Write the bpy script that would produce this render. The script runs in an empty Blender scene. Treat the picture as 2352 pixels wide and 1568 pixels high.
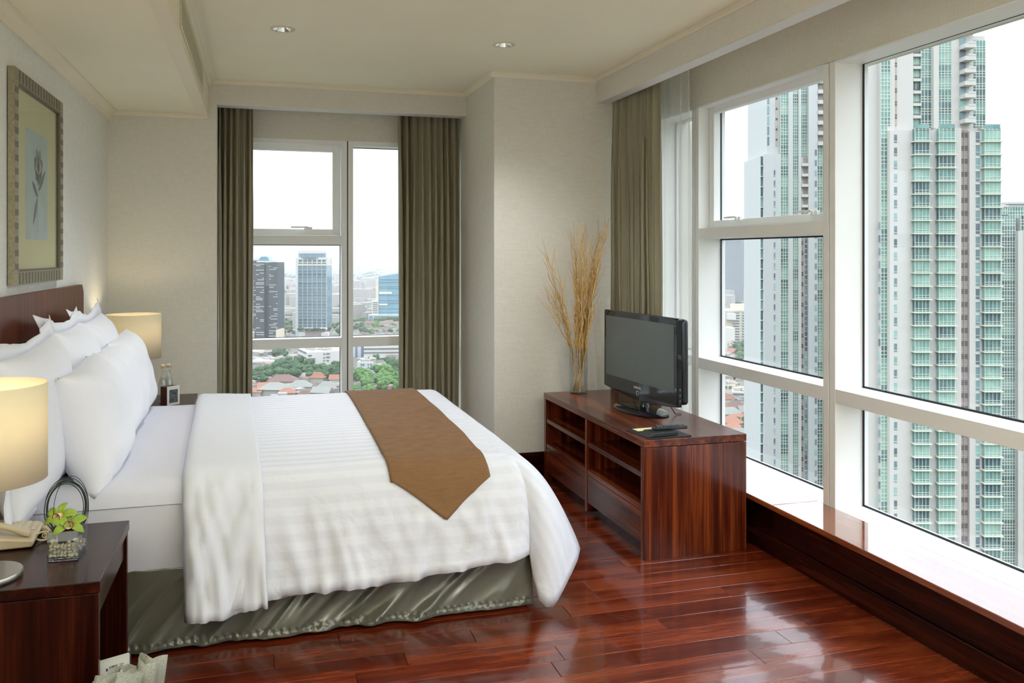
import bpy, bmesh, math, random
from mathutils import Vector, Matrix, noise as mnoise
S = bpy.context.scene
COL = S.collection
rnd = random.Random(7)
PI = math.pi
R_ = math.radians

# ------------------------------------------------------------------ camera
YAW = 16.363
cd = bpy.data.cameras.new('camera'); cam = bpy.data.objects.new('camera', cd); COL.objects.link(cam)
cam.location = (0, 0, 1.5); cam.rotation_euler = (R_(90), 0, R_(-YAW))
cd.sensor_width = 36.0; cd.lens = 36.0 * 1989 / 2352; cd.shift_y = -199 / 2352
cd.clip_start = 0.05; cd.clip_end = 40000
S.camera = cam

# ------------------------------------------------------------------ overcast sky (brighter towards the zenith, as a real overcast sky is)
W = bpy.data.worlds.new('overcast_sky'); S.world = W; W.use_nodes = True
nt = W.node_tree; nt.nodes.clear()
wo = nt.nodes.new('ShaderNodeOutputWorld'); bg = nt.nodes.new('ShaderNodeBackground')
tc = nt.nodes.new('ShaderNodeTexCoord'); sx = nt.nodes.new('ShaderNodeSeparateXYZ')
mr = nt.nodes.new('ShaderNodeMapRange'); mx = nt.nodes.new('ShaderNodeMix'); mx.data_type = 'RGBA'
nt.links.new(tc.outputs['Generated'], sx.inputs[0]); nt.links.new(sx.outputs['Z'], mr.inputs['Value'])
mr.inputs['From Min'].default_value = 0.0; mr.inputs['From Max'].default_value = 1.0
nt.links.new(mr.outputs[0], mx.inputs['Factor'])
SKY_H, SKY_Z = 0.68, 3.3
mx.inputs['A'].default_value = (SKY_H * 0.94, SKY_H * 0.995, SKY_H * 1.08, 1)
mx.inputs['B'].default_value = (SKY_Z * 0.92, SKY_Z * 1.0, SKY_Z * 1.12, 1)
nt.links.new(mx.outputs['Result'], bg.inputs['Color']); bg.inputs['Strength'].default_value = 1.0
nt.links.new(bg.outputs[0], wo.inputs[0])

S.view_settings.view_transform = 'Standard'; S.view_settings.look = 'None'
S.view_settings.exposure = 0.95; S.view_settings.gamma = 1.0; S.view_settings.use_curve_mapping = False
S.cycles.max_bounces = 10; S.cycles.diffuse_bounces = 5; S.cycles.glossy_bounces = 4
S.cycles.transmission_bounces = 8; S.cycles.transparent_max_bounces = 16; S.cycles.volume_bounces = 1
S.cycles.sample_clamp_indirect = 6.0; S.cycles.caustics_reflective = False; S.cycles.caustics_refractive = False
S.cycles.use_denoising = True

# ------------------------------------------------------------------ downlight lamps: the fitted pair, plus unseen ones added as fill
def spot(x, y, z, power, col, size=R_(120), blend=0.9, rad=0.06):
    l = bpy.data.lights.new('downlight_and_fill', 'SPOT'); l.energy = power; l.color = col
    l.spot_size = size; l.spot_blend = blend; l.shadow_soft_size = rad
    o = bpy.data.objects.new('downlight_and_fill', l); COL.objects.link(o); o.location = (x, y, z); return o
WARM = (.96, 0.98, 1.0)
DOWNLIGHTS = [(0.13, 4.855), (1.375, 4.854)]
DL_ADDED = [(0.13, 2.6), (1.375, 2.6), (0.13, 0.4), (1.375, 0.4)]  # unseen downlights added for fill, with no fittings of their own
DL_POWER = 60.0
for x, y in DOWNLIGHTS + DL_ADDED: spot(x, y, 2.725 + .045, DL_POWER * (.55 if y > 2 else .6), WARM, rad=.02)

# two unseen upward spots, added to fill the room off the ceiling
UP_POWER = 300.0
for x, y in ((-.62, .15), (2.2, .30)):
    o = spot(x, y, 1.70, UP_POWER, (.90, .96, 1.0), R_(140), 1.0, .12); o.name = 'added_fill_spot'; o.rotation_euler = (PI, 0, 0)

# ------------------------------------------------------------------ materials
def lin(r, g, b):
    f = lambda c: (c / 255 / 12.92) if c / 255 <= 0.04045 else ((c / 255 + 0.055) / 1.055) ** 2.4
    return (f(r), f(g), f(b), 1)
def newmat(name):
    m = bpy.data.materials.new(name); m.use_nodes = True
    n = m.node_tree.nodes; b = n['Principled BSDF']
    return m, n, m.node_tree.links, b
def mat(name, col, rough=0.5, metal=0.0, spec=0.5, noise=0.0, nscale=30.0, bump=0.0, bscale=80.0, stretch=(1, 1, 1), coat=0.0, randval=0.0, coord='Object', trans=0.0, ior=1.45, sheen=0.0, sub=0.0):
    m, n, L, b = newmat(name)
    c = col if len(col) == 4 else (*col, 1)
    b.inputs['Base Color'].default_value = c; b.inputs['Roughness'].default_value = rough
    b.inputs['Metallic'].default_value = metal; b.inputs['Specular IOR Level'].default_value = spec
    b.inputs['Coat Weight'].default_value = coat; b.inputs['Coat Roughness'].default_value = 0.05
    b.inputs['Transmission Weight'].default_value = trans; b.inputs['IOR'].default_value = ior
    b.inputs['Sheen Weight'].default_value = sheen
    if noise or bump or randval:
        t = n.new('ShaderNodeTexCoord'); mp = n.new('ShaderNodeMapping'); mp.inputs['Scale'].default_value = stretch
        L.new(t.outputs[coord], mp.inputs[0])
    if noise or randval:
        hs = n.new('ShaderNodeHueSaturation'); hs.inputs['Color'].default_value = c
        val = None
        if noise:
            nz = n.new('ShaderNodeTexNoise'); nz.inputs['Scale'].default_value = nscale; nz.inputs['Detail'].default_value = 4
            L.new(mp.outputs[0], nz.inputs[0])
            r = n.new('ShaderNodeMapRange'); r.inputs['From Min'].default_value = 0.25; r.inputs['From Max'].default_value = 0.75
            r.inputs['To Min'].default_value = 1 - noise; r.inputs['To Max'].default_value = 1 + noise
            L.new(nz.outputs[0], r.inputs[0]); val = r.outputs[0]
        if randval:
            oi = n.new('ShaderNodeObjectInfo'); r2 = n.new('ShaderNodeMapRange')
            r2.inputs['To Min'].default_value = 1 - randval; r2.inputs['To Max'].default_value = 1 + randval
            L.new(oi.outputs['Random'], r2.inputs[0])
            if val is not None:
                mu = n.new('ShaderNodeMath'); mu.operation = 'MULTIPLY'; L.new(val, mu.inputs[0]); L.new(r2.outputs[0], mu.inputs[1]); val = mu.outputs[0]
            else: val = r2.outputs[0]
        L.new(val, hs.inputs['Value']); L.new(hs.outputs[0], b.inputs['Base Color'])
    if bump:
        nb = n.new('ShaderNodeTexNoise'); nb.inputs['Scale'].default_value = bscale; nb.inputs['Detail'].default_value = 3
        L.new(mp.outputs[0], nb.inputs[0]); bp = n.new('ShaderNodeBump'); bp.inputs['Strength'].default_value = bump
        bp.inputs['Distance'].default_value = 0.004
        L.new(nb.outputs[0], bp.inputs['Height']); L.new(bp.outputs[0], b.inputs['Normal'])
    return m
def weave(name, col, amt=0.05, sc=400.0, rough=0.85, spec=0.25):
    """linen-like cloth: fine crossed threads"""
    m, n, L, b = newmat(name)
    b.inputs['Roughness'].default_value = rough; b.inputs['Specular IOR Level'].default_value = spec
    t = n.new('ShaderNodeTexCoord'); acc = None
    for st in ((sc, sc, sc * 0.06), (sc * 0.06, sc * 0.06, sc)):
        mp = n.new('ShaderNodeMapping'); mp.inputs['Scale'].default_value = st; L.new(t.outputs['Object'], mp.inputs[0])
        nz = n.new('ShaderNodeTexNoise'); nz.inputs['Scale'].default_value = 1.0; nz.inputs['Detail'].default_value = 2; L.new(mp.outputs[0], nz.inputs[0])
        if acc is None: acc = nz.outputs[0]
        else:
            a = n.new('ShaderNodeMath'); a.operation = 'ADD'; L.new(acc, a.inputs[0]); L.new(nz.outputs[0], a.inputs[1]); acc = a.outputs[0]
    r = n.new('ShaderNodeMapRange'); r.inputs['From Min'].default_value = 0.7; r.inputs['From Max'].default_value = 1.3
    r.inputs['To Min'].default_value = 1 - amt; r.inputs['To Max'].default_value = 1 + amt; L.new(acc, r.inputs[0])
    hs = n.new('ShaderNodeHueSaturation'); hs.inputs['Color'].default_value = col; L.new(r.outputs[0], hs.inputs['Value']); L.new(hs.outputs[0], b.inputs['Base Color'])
    bp = n.new('ShaderNodeBump'); bp.inputs['Strength'].default_value = 0.12; bp.inputs['Distance'].default_value = 0.002
    L.new(acc, bp.inputs['Height']); L.new(bp.outputs[0], b.inputs['Normal'])
    return m
def wood(name, dark, mid, light, axis, across=14.0, along=0.7, rough=0.18, rand=False, coat=0.0, wave=0.0, fine=0.5, lo=0.36, hi=0.64, spec=0.5):
    """figured lacquered timber; grain runs along axis 0/1/2"""
    m, n, L, b = newmat(name)
    t = n.new('ShaderNodeTexCoord'); src = t.outputs['Object']
    if rand:
        oi = n.new('ShaderNodeObjectInfo'); vm = n.new('ShaderNodeVectorMath'); vm.operation = 'SCALE'
        cv = n.new('ShaderNodeCombineXYZ'); L.new(oi.outputs['Random'], cv.inputs[0]); L.new(oi.outputs['Random'], cv.inputs[1]); L.new(oi.outputs['Random'], cv.inputs[2])
        L.new(cv.outputs[0], vm.inputs[0]); vm.inputs['Scale'].default_value = 173.0
        ad = n.new('ShaderNodeVectorMath'); ad.operation = 'ADD'; L.new(src, ad.inputs[0]); L.new(vm.outputs[0], ad.inputs[1]); src = ad.outputs[0]
    def nz(sa, sl, det):
        mp = n.new('ShaderNodeMapping'); sc = [sa, sa, sa]; sc[axis] = sl; mp.inputs['Scale'].default_value = sc
        L.new(src, mp.inputs[0]); q = n.new('ShaderNodeTexNoise'); q.inputs['Scale'].default_value = 1.0; q.inputs['Detail'].default_value = det
        q.inputs['Distortion'].default_value = 0.3; L.new(mp.outputs[0], q.inputs[0]); return q.outputs[0]
    a = nz(across, along, 3); f = nz(across * 9, along * 6, 4)
    mu = n.new('ShaderNodeMath'); mu.operation = 'MULTIPLY_ADD'; L.new(f, mu.inputs[0]); mu.inputs[1].default_value = fine; mu.inputs[2].default_value = -fine * 0.5
    s = n.new('ShaderNodeMath'); s.operation = 'ADD'; L.new(a, s.inputs[0]); L.new(mu.outputs[0], s.inputs[1]); fac = s.outputs[0]
    if rand:
        o2 = n.new('ShaderNodeMath'); o2.operation = 'MULTIPLY_ADD'; L.new(oi.outputs['Random'], o2.inputs[0]); o2.inputs[1].default_value = 0.16; o2.inputs[2].default_value = -0.08
        s2 = n.new('ShaderNodeMath'); s2.operation = 'ADD'; L.new(fac, s2.inputs[0]); L.new(o2.outputs[0], s2.inputs[1]); fac = s2.outputs[0]
    cr = n.new('ShaderNodeValToRGB'); e = cr.color_ramp.elements
    e[0].position = lo; e[0].color = (*dark, 1); e[1].position = hi; e[1].color = (*light, 1)
    k = e.new((lo + hi) / 2); k.color = (*mid, 1)
    L.new(fac, cr.inputs[0]); L.new(cr.outputs[0], b.inputs['Base Color'])
    b.inputs['Specular IOR Level'].default_value = spec; b.inputs['Roughness'].default_value = rough; b.inputs['Coat Weight'].default_value = coat; b.inputs['Coat Roughness'].default_value = 0.06; b.inputs['Coat IOR'].default_value = 1.6
    if wave:
        mp = n.new('ShaderNodeMapping'); sc = [9, 9, 9]; sc[axis] = 2.2; mp.inputs['Scale'].default_value = sc; L.new(src, mp.inputs[0])
        q = n.new('ShaderNodeTexNoise'); q.inputs['Scale'].default_value = 1; q.inputs['Detail'].default_value = 1.5; L.new(mp.outputs[0], q.inputs[0])
        bp = n.new('ShaderNodeBump'); bp.inputs['Strength'].default_value = wave; bp.inputs['Distance'].default_value = 0.01
        L.new(q.outputs[0], bp.inputs['Height']); L.new(bp.outputs[0], b.inputs['Normal']); L.new(bp.outputs[0], b.inputs['Coat Normal'])
    return m
def glassmat(name, tint=(0.955, 0.965, 0.96), refl=0.06):
    """clear pane: see-through with a Fresnel reflection"""
    m, n, L, b = newmat(name); n.remove(b)
    tr = n.new('ShaderNodeBsdfTransparent'); tr.inputs[0].default_value = (*tint, 1)
    gl = n.new('ShaderNodeBsdfGlossy'); gl.inputs['Roughness'].default_value = 0.0
    lw = n.new('ShaderNodeLayerWeight'); lw.inputs['Blend'].default_value = 0.5
    pw = n.new('ShaderNodeMath'); pw.operation = 'POWER'; pw.inputs[1].default_value = 5.0; L.new(lw.outputs['Facing'], pw.inputs[0])
    fr = n.new('ShaderNodeMath'); fr.operation = 'MULTIPLY_ADD'; fr.inputs[1].default_value = 0.6; fr.inputs[2].default_value = refl * 0.5; L.new(pw.outputs[0], fr.inputs[0])
    mi = n.new('ShaderNodeMixShader'); L.new(fr.outputs[0], mi.inputs[0]); L.new(tr.outputs[0], mi.inputs[1]); L.new(gl.outputs[0], mi.inputs[2])
    L.new(mi.outputs[0], n['Material Output'].inputs[0]); return m
def cityglass(name, c0, c1, c2, rough=0.12, spec=0.6):
    m, n, L, b = newmat(name)
    oi = n.new('ShaderNodeObjectInfo'); cr = n.new('ShaderNodeValToRGB'); e = cr.color_ramp.elements
    e[0].color = (*c0, 1); e[1].color = (*c2, 1); k = e.new(0.55); k.color = (*c1, 1)
    ge = n.new('ShaderNodeNewGeometry'); t = n.new('ShaderNodeTexCoord'); q = n.new('ShaderNodeTexNoise'); q.inputs['Scale'].default_value = 0.45; q.inputs['Detail'].default_value = 2
    ad = n.new('ShaderNodeVectorMath'); ad.operation = 'ADD'; cv = n.new('ShaderNodeCombineXYZ')
    mm = n.new('ShaderNodeMath'); mm.operation = 'MULTIPLY'; mm.inputs[1].default_value = 91; L.new(oi.outputs['Random'], mm.inputs[0]); L.new(mm.outputs[0], cv.inputs[0])
    L.new(t.outputs['Object'], ad.inputs[0]); L.new(cv.outputs[0], ad.inputs[1]); L.new(ad.outputs[0], q.inputs[0])
    a = n.new('ShaderNodeMath'); a.operation = 'MULTIPLY_ADD'; a.inputs[1].default_value = 0.9; a.inputs[2].default_value = -0.45; L.new(q.outputs[0], a.inputs[0])
    s = n.new('ShaderNodeMath'); s.operation = 'ADD'; L.new(a.outputs[0], s.inputs[0]); L.new(oi.outputs['Random'], s.inputs[1])
    L.new(s.outputs[0], cr.inputs[0]); L.new(cr.outputs[0], b.inputs['Base Color'])
    b.inputs['Roughness'].default_value = rough; b.inputs['Specular IOR Level'].default_value = spec
    return m

M = {}
M['wall'] = weave('wall_fabric', lin(222, 219, 208), 0.07, 260.0)
M['wall_daylit'] = weave('wall_fabric_daylit', lin(231, 233, 228), 0.07, 260.0)  # same wall fabric made paler and cooler for the daylight falling on it
M['ceiling'] = mat('ceiling_paint', lin(246, 242, 218), 0.9, spec=0.2, noise=0.015, nscale=3)
M['trim_paint'] = mat('trim_paint', lin(238, 231, 208), 0.6, spec=0.3)
M['pelmet'] = weave('pelmet_fabric', lin(220, 216, 206), 0.06, 260.0)
M['pelmet_under'] = mat('pelmet_white', lin(222, 222, 218), 0.7)
M['alu'] = mat('white_aluminium', lin(243, 245, 244), 0.4, spec=0.45)
M['rubber'] = mat('black_rubber', (0.012, 0.014, 0.02), 0.6)
M['glass'] = glassmat('window_glass')
MAH = ((0.042, 0.0056, 0.0018), (0.095, 0.0145, 0.0038), (0.190, 0.040, 0.0100))
for k, ax in (('x', 0), ('y', 1), ('z', 2)):
    M['wood_' + k] = wood('mahogany_grain_' + k, *MAH, ax, across=22 if k == 'z' else 16, along=0.6, rough=0.24, coat=0.12, spec=0.4)
DK = ((0.011, 0.0019, 0.0010), (0.021, 0.0036, 0.0016), (0.040, 0.0076, 0.0031))
for k, ax in (('x', 0), ('y', 1), ('z', 2)): M['dark_' + k] = wood('dark_mahogany_' + k, *DK, ax, across=14, along=0.7, rough=0.22, coat=0.0, spec=0.13)
HB = ((0.080, 0.019, 0.009), (0.115, 0.029, 0.014), (0.155, 0.043, 0.022))
M['headboard'] = wood('headboard_mahogany', *HB, 2, across=18, along=0.8, rough=0.34, coat=0.0, spec=0.2)
M['plank'] = wood('floor_plank_timber', (0.070, 0.0085, 0.0028), (0.118, 0.0160, 0.0045), (0.180, 0.0310, 0.0085), 0, across=16, along=1.6, rough=0.20, rand=True, coat=0.42, wave=0.22, spec=0.4)
M['sill_wood'] = wood('sill_timber', (0.16, 0.036, 0.010), (0.25, 0.060, 0.017), (0.34, 0.095, 0.030), 1, across=18, along=0.8, rough=0.10, coat=1.0)
M['linen'] = weave('white_linen', lin(219, 221, 228), 0.012, 500.0, 0.8, 0.2)
M['pillow_linen_lit'] = weave('pillow_linen_lit', lin(240, 242, 249), 0.012, 500.0, 0.8, 0.2)  # linen copy brightened to stand in for light the pillows lack
M['sheet'] = weave('white_sheet', lin(214, 214, 223), 0.012, 500.0, 0.75, 0.25)
M['runner'] = weave('brown_runner_cloth', lin(120, 88, 56), 0.14, 330.0, 0.8, 0.3)
M['skirt'] = mat('olive_satin', lin(84, 82, 68), 0.27, spec=0.9, noise=0.05, nscale=6, sheen=0.2)
M['curtain'] = weave('olive_drape', lin(150, 144, 121), 0.06, 420.0, 0.75, 0.3)
M['curtain_lining'] = M['curtain']
m, n, L, b = newmat('white_voile'); n.remove(b)
d1 = n.new('ShaderNodeBsdfDiffuse'); d1.inputs[0].default_value = (0.95, 0.96, 0.96, 1); t1 = n.new('ShaderNodeBsdfTranslucent'); t1.inputs[0].default_value = (0.97, 0.98, 0.98, 1)
t2 = n.new('ShaderNodeBsdfTransparent'); x1 = n.new('ShaderNodeMixShader'); x1.inputs[0].default_value = 0.88; x2 = n.new('ShaderNodeMixShader'); x2.inputs[0].default_value = 0.52
L.new(d1.outputs[0], x1.inputs[1]); L.new(t1.outputs[0], x1.inputs[2]); L.new(x1.outputs[0], x2.inputs[1]); L.new(t2.outputs[0], x2.inputs[2]); L.new(x2.outputs[0], n['Material Output'].inputs[0])
M['voile'] = m
m, n, L, b = newmat('parchment_shade'); n.remove(b)
d1 = n.new('ShaderNodeBsdfDiffuse'); d1.inputs[0].default_value = lin(240, 231, 202); t1 = n.new('ShaderNodeBsdfTranslucent'); t1.inputs[0].default_value = lin(245, 228, 178)
x1 = n.new('ShaderNodeMixShader'); x1.inputs[0].default_value = 0.22; L.new(d1.outputs[0], x1.inputs[1]); L.new(t1.outputs[0], x1.inputs[2]); L.new(x1.outputs[0], n['Material Output'].inputs[0])
M['shade'] = m
M['steel'] = mat('brushed_steel', lin(176, 172, 160), 0.3, metal=1.0)
M['chrome'] = mat('chrome', (0.82, 0.82, 0.84), 0.06, metal=1.0)
m, n, L, b = newmat('bulb_glow'); b.inputs['Emission Color'].default_value = (1, 0.72, 0.36, 1); b.inputs['Emission Strength'].default_value = 9.0; M['bulb'] = m
M['tv_black'] = mat('gloss_black_plastic', (0.006, 0.007, 0.010), 0.05, spec=0.45, coat=0.0)
M['tv_side'] = mat('black_plastic', (0.012, 0.014, 0.018), 0.2, spec=0.6)
M['screen'] = mat('lcd_screen', (0.080, 0.096, 0.093), 0.34, spec=0.6)
M['silver_print'] = mat('silver_print', (0.55, 0.56, 0.6), 0.35)
M['leather'] = mat('black_leather', (0.012, 0.013, 0.014), 0.4, spec=0.5, bump=0.3, bscale=200)
M['button'] = mat('grey_button', (0.12, 0.125, 0.13), 0.5)
M['paper'] = mat('cream_paper', lin(226, 222, 170), 0.7)
M['clear'] = glassmat('clear_glass', (0.95, 0.965, 0.96), 0.20)
M['twig'] = mat('dry_twig', lin(206, 170, 108), 0.7, noise=0.25, nscale=60, randval=0.22)
M['frame_gilt'] = mat('silvered_frame', lin(150, 142, 118), 0.45, metal=0.1, noise=0.25, nscale=90)
M['matboard'] = mat('mat_board', lin(212, 210, 166), 0.8)
M['print_paper'] = mat('blue_print', lin(176, 200, 206), 0.8, noise=0.10, nscale=9)
M['ink1'] = mat('pencil_grey', lin(112, 134, 148), 0.8); M['ink2'] = mat('pencil_dark', lin(70, 90, 106), 0.8); M['ink3'] = mat('pencil_light', lin(196, 208, 208), 0.8)
M['picglass'] = glassmat('picture_glass', (0.98, 0.99, 0.98))
M['phone'] = mat('cream_plastic', lin(196, 184, 156), 0.35, spec=0.5)
M['phone_btn'] = mat('phone_button', lin(214, 206, 188), 0.4); M['dark_slot'] = mat('dark_slot', (0.03, 0.028, 0.025), 0.6)
M['pebble'] = mat('white_pebble', lin(226, 217, 192), 0.5, noise=0.1, nscale=40)
M['pot_black'] = mat('black_foam', (0.008, 0.012, 0.012), 0.7)
M['petal'] = mat('green_petal', lin(120, 146, 44), 0.5, noise=0.12, nscale=35); M['lip'] = mat('orchid_lip', lin(226, 188, 160), 0.5, noise=0.15, nscale=90)
M['maroon'] = mat('orchid_maroon', lin(88, 18, 30), 0.5); M['blade'] = mat('grass_blade', lin(30, 44, 28), 0.4)
M['capsule'] = mat('bottle_cap', lin(206, 190, 168), 0.4, metal=0.5); M['boxred'] = mat('maroon_card', lin(62, 10, 12), 0.45); M['boxwhite'] = mat('white_card', lin(214, 220, 208), 0.6)
M['photo'] = mat('printed_photo', lin(86, 88, 96), 0.5, noise=0.9, nscale=70)
M['newsprint'] = mat('newsprint', lin(140, 140, 130), 0.85, noise=0.45, nscale=130, stretch=(1.6, 1.6, 7)); M['ink'] = mat('black_ink', (0.03, 0.03, 0.035), 0.7)
M['wire'] = mat('black_wire', (0.015, 0.015, 0.015), 0.35)
M['magwhite'] = mat('magazine_cover', lin(196, 196, 188), 0.4)
M['vent_white'] = mat('vent_enamel', lin(222, 218, 190), 0.5); M['void'] = mat('dark_void', (0.01, 0.01, 0.01), 0.9)

# ------------------------------------------------------------------ mesh helpers
class MB:
    def __init__(s): s.v = []; s.f = []; s.mi = []; s.uv = None
    def add(s, vs, fs, mi=0):
        o = len(s.v); s.v += [tuple(p) for p in vs]; s.f += [tuple(i + o for i in f) for f in fs]; s.mi += [mi] * len(fs); return s
    def box(s, x0, x1, y0, y1, z0, z1, mi=0):
        vs = [(x, y, z) for z in (z0, z1) for y in (y0, y1) for x in (x0, x1)]
        return s.add(vs, [(0, 2, 3, 1), (4, 5, 7, 6), (0, 1, 5, 4), (2, 6, 7, 3), (0, 4, 6, 2), (1, 3, 7, 5)], mi)
    def prism(s, pts, a, b_, axis=2, mi=0):
        """polygon pts (2-D) pushed from a to b_ along axis"""
        def P(p, w):
            q = [p[0], p[1]]; q.insert(axis, w); return tuple(q)
        n = len(pts); vs = [P(p, a) for p in pts] + [P(p, b_) for p in pts]
        fs = [tuple(range(n))[::-1], tuple(range(n, 2 * n))] + [(i, (i + 1) % n, n + (i + 1) % n, n + i) for i in range(n)]
        return s.add(vs, fs, mi)
    def lathe(s, prof, n=32, c=(0, 0, 0), mi=0, cap=True):
        vs = []; fs = []
        for r, z in prof:
            for i in range(n): a = 2 * PI * i / n; vs.append((c[0] + r * math.cos(a), c[1] + r * math.sin(a), c[2] + z))
        for k in range(len(prof) - 1):
            for i in range(n):
                j = (i + 1) % n; fs.append((k * n + i, k * n + j, (k + 1) * n + j, (k + 1) * n + i))
        if cap:
            if prof[0][0] > 1e-6: fs.append(tuple(range(n))[::-1])
            if prof[-1][0] > 1e-6: fs.append(tuple(range((len(prof) - 1) * n, len(prof) * n)))
        return s.add(vs, fs, mi)
    def tube(s, pts, r, n=6, mi=0, cap=True):
        pts = [Vector(p) for p in pts]; m = len(pts)
        rs = r if isinstance(r, (list, tuple)) else [r] * m
        vs = []; fs = []; up = None
        for i, p in enumerate(pts):
            t = (pts[min(i + 1, m - 1)] - pts[max(i - 1, 0)]).normalized()
            if up is None: up = t.orthogonal().normalized()
            up = (up - t * up.dot(t))
            up = up.normalized() if up.length > 1e-6 else t.orthogonal().normalized()
            w = t.cross(up)
            for k in range(n):
                a = 2 * PI * k / n; vs.append(p + (up * math.cos(a) + w * math.sin(a)) * rs[i])
        for i in range(m - 1):
            for k in range(n):
                j = (k + 1) % n; fs.append((i * n + k, i * n + j, (i + 1) * n + j, (i + 1) * n + k))
        if cap: fs += [tuple(range(n))[::-1], tuple(range((m - 1) * n, m * n))]
        return s.add(vs, fs, mi)
    def grid(s, fn, nu, nv, mi=0, closed_u=False):
        vs = [fn(i / nu, j / nv) for j in range(nv + 1) for i in range(nu + 1)]
        w = nu + 1
        return s.add(vs, [(j * w + i, j * w + i + 1, (j + 1) * w + i + 1, (j + 1) * w + i) for j in range(nv) for i in range(nu)], mi)
    def ball(s, c, r, n=2, mi=0, sc=(1, 1, 1), rot=None):
        bm = bmesh.new(); bmesh.ops.create_icosphere(bm, subdivisions=n, radius=r)
        vs = [Vector((v.co.x * sc[0], v.co.y * sc[1], v.co.z * sc[2])) for v in bm.verts]
        if rot: vs = [rot @ v for v in vs]
        bm.verts.index_update(); fs = [tuple(v.index for v in f.verts) for f in bm.faces]; bm.free()
        return s.add([v + Vector(c) for v in vs], fs, mi)
    def xf(s, mtx):
        s.v = [tuple(mtx @ Vector(p)) for p in s.v]; return s
    def mesh(s, name, mats, smooth=False, weld=False):
        me = bpy.data.meshes.new(name); me.from_pydata(s.v, [], s.f)
        for m_ in (mats if isinstance(mats, (list, tuple)) else [mats]): me.materials.append(m_)
        me.polygons.foreach_set('material_index', s.mi)
        if s.uv:
            ul = me.uv_layers.new(name='UVMap')
            for lp in me.loops: ul.data[lp.index].uv = s.uv[lp.vertex_index]
        if weld:
            bm = bmesh.new(); bm.from_mesh(me); bmesh.ops.remove_doubles(bm, verts=bm.verts, dist=weld); bmesh.ops.recalc_face_normals(bm, faces=bm.faces); bm.to_mesh(me); bm.free()
        if smooth: me.polygons.foreach_set('use_smooth', [True] * len(me.polygons))
        me.update(); return me

def link(name, data, parent=None, kind=None, label=None, loc=None, rot=None):
    o = bpy.data.objects.new(name, data); COL.objects.link(o)
    if parent: o.parent = parent
    if kind: o['kind'] = kind
    if label: o['label'] = label
    if loc is not None: o.location = loc
    if rot is not None: o.rotation_euler = rot
    return o
def obj(name, mb, mats, parent=None, smooth=False, bevel=0, seg=2, kind=None, label=None, solid=0, subsurf=0, weld=False, loc=None, rot=None, auto=None):
    me = mb.mesh(name, mats, smooth or bool(auto), weld); o = link(name, me, parent, kind, label, loc, rot)
    if subsurf:
        q = o.modifiers.new('s', 'SUBSURF'); q.levels = subsurf; q.render_levels = subsurf
    if solid:
        q = o.modifiers.new('t', 'SOLIDIFY'); q.thickness = solid; q.offset = 0
    if bevel:
        q = o.modifiers.new('b', 'BEVEL'); q.width = bevel; q.segments = seg; q.limit_method = 'ANGLE'; q.angle_limit = R_(35)
    if auto:
        bm = bmesh.new(); bm.from_mesh(me); 
        for e in bm.edges:
            if len(e.link_faces) == 2 and e.calc_face_angle(0) > R_(auto): e.smooth = False
        bm.to_mesh(me); bm.free()
    return o
def thing(name, label, cat, loc=(0, 0, 0), rz=0, group=None):
    o = bpy.data.objects.new(name, None); COL.objects.link(o); o.location = loc; o.rotation_euler = (0, 0, rz); o.empty_display_size = 0.1
    return tag(o, label, cat, group)
def tag(o, label, cat, group=None):
    o['label'] = label; o['category'] = cat
    if group: o['group'] = group
    return o
def struct(name, mb=None, mats=None, **k):
    if mb is None:
        o = bpy.data.objects.new(name, None); COL.objects.link(o); o['kind'] = 'structure'; return o
    return obj(name, mb, mats, kind='structure', **k)
def dup(root, loc=None, rot=None, label=None, group=None):
    r = root.copy(); COL.objects.link(r)
    if loc is not None: r.location = loc
    if rot is not None: r.rotation_euler = rot
    if label: r['label'] = label
    if group: r['group'] = group
    for ch in list(root.children):
        c = ch.copy(); COL.objects.link(c); c.parent = r
        for g in list(ch.children):
            d_ = g.copy(); COL.objects.link(d_); d_.parent = c
    return r
def nz3(x, y, z): return mnoise.noise(Vector((x, y, z)))
def B(*a): return MB().box(*a)

# ================================================================== ROOM SHELL
LX, RX, CZ, RY = -0.975, 2.70, 2.725, -1.35      # left wall face, window wall face, ceiling, rear wall
WY = 6.75                                        # back window wall face
# floor: boards running across the room
fl = struct('floor', B(LX - .1, 2.47, RY - .1, 6.80, -0.12, -0.022), M['void'])
PW, PL = 0.118, 1.05
pm = B(0, 1, 0, PW - 0.0012, -0.018, 0).mesh('plank', M['plank'])
row = 0; y = 0.9
while y < 5.75:
    x = LX - rnd.random() * 0.9
    while x < 2.46:
        ln = PL * rnd.choice((0.72, 0.9, 1.0, 1.0, 1.15)); x1 = x + ln; x1 = 2.468 if x1 > 2.30 else x1
        if x1 > LX + 0.02 and x1 - x > 0.04 and not (y > 3.75 and y < 5.3 and x1 < 0.95):
            p = link('plank', pm, fl); x0 = max(x, LX); p.scale = (x1 - x0 - 0.0012, 1, 1)
            p.location = (x0, y, rnd.uniform(-0.0004, 0.0004)); p.rotation_euler = (R_(rnd.uniform(-.22, .22)), R_(rnd.uniform(-.03, .03)), 0)
            q = p.modifiers.new('b', 'BEVEL'); q.width = 0.0012; q.segments = 1
        x = x1
    y += PW
# boards under the bed, at the far end and behind the camera: joined
mb = MB(); 
for k in range(int((0.9 - RY) / PW) + 1): mb.box(LX, 2.468, 0.9 - (k + 1) * PW, 0.9 - k * PW - .001, -0.018, 0)
yy = y
while yy < 6.75: mb.box(LX, 2.468, yy, yy + PW - .001, -0.018, 0); yy += PW
mb.box(LX, 0.6, 3.75, 5.33, -.018, -.001)
obj('board_field', mb, M['plank'], fl, kind='stuff')

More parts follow.
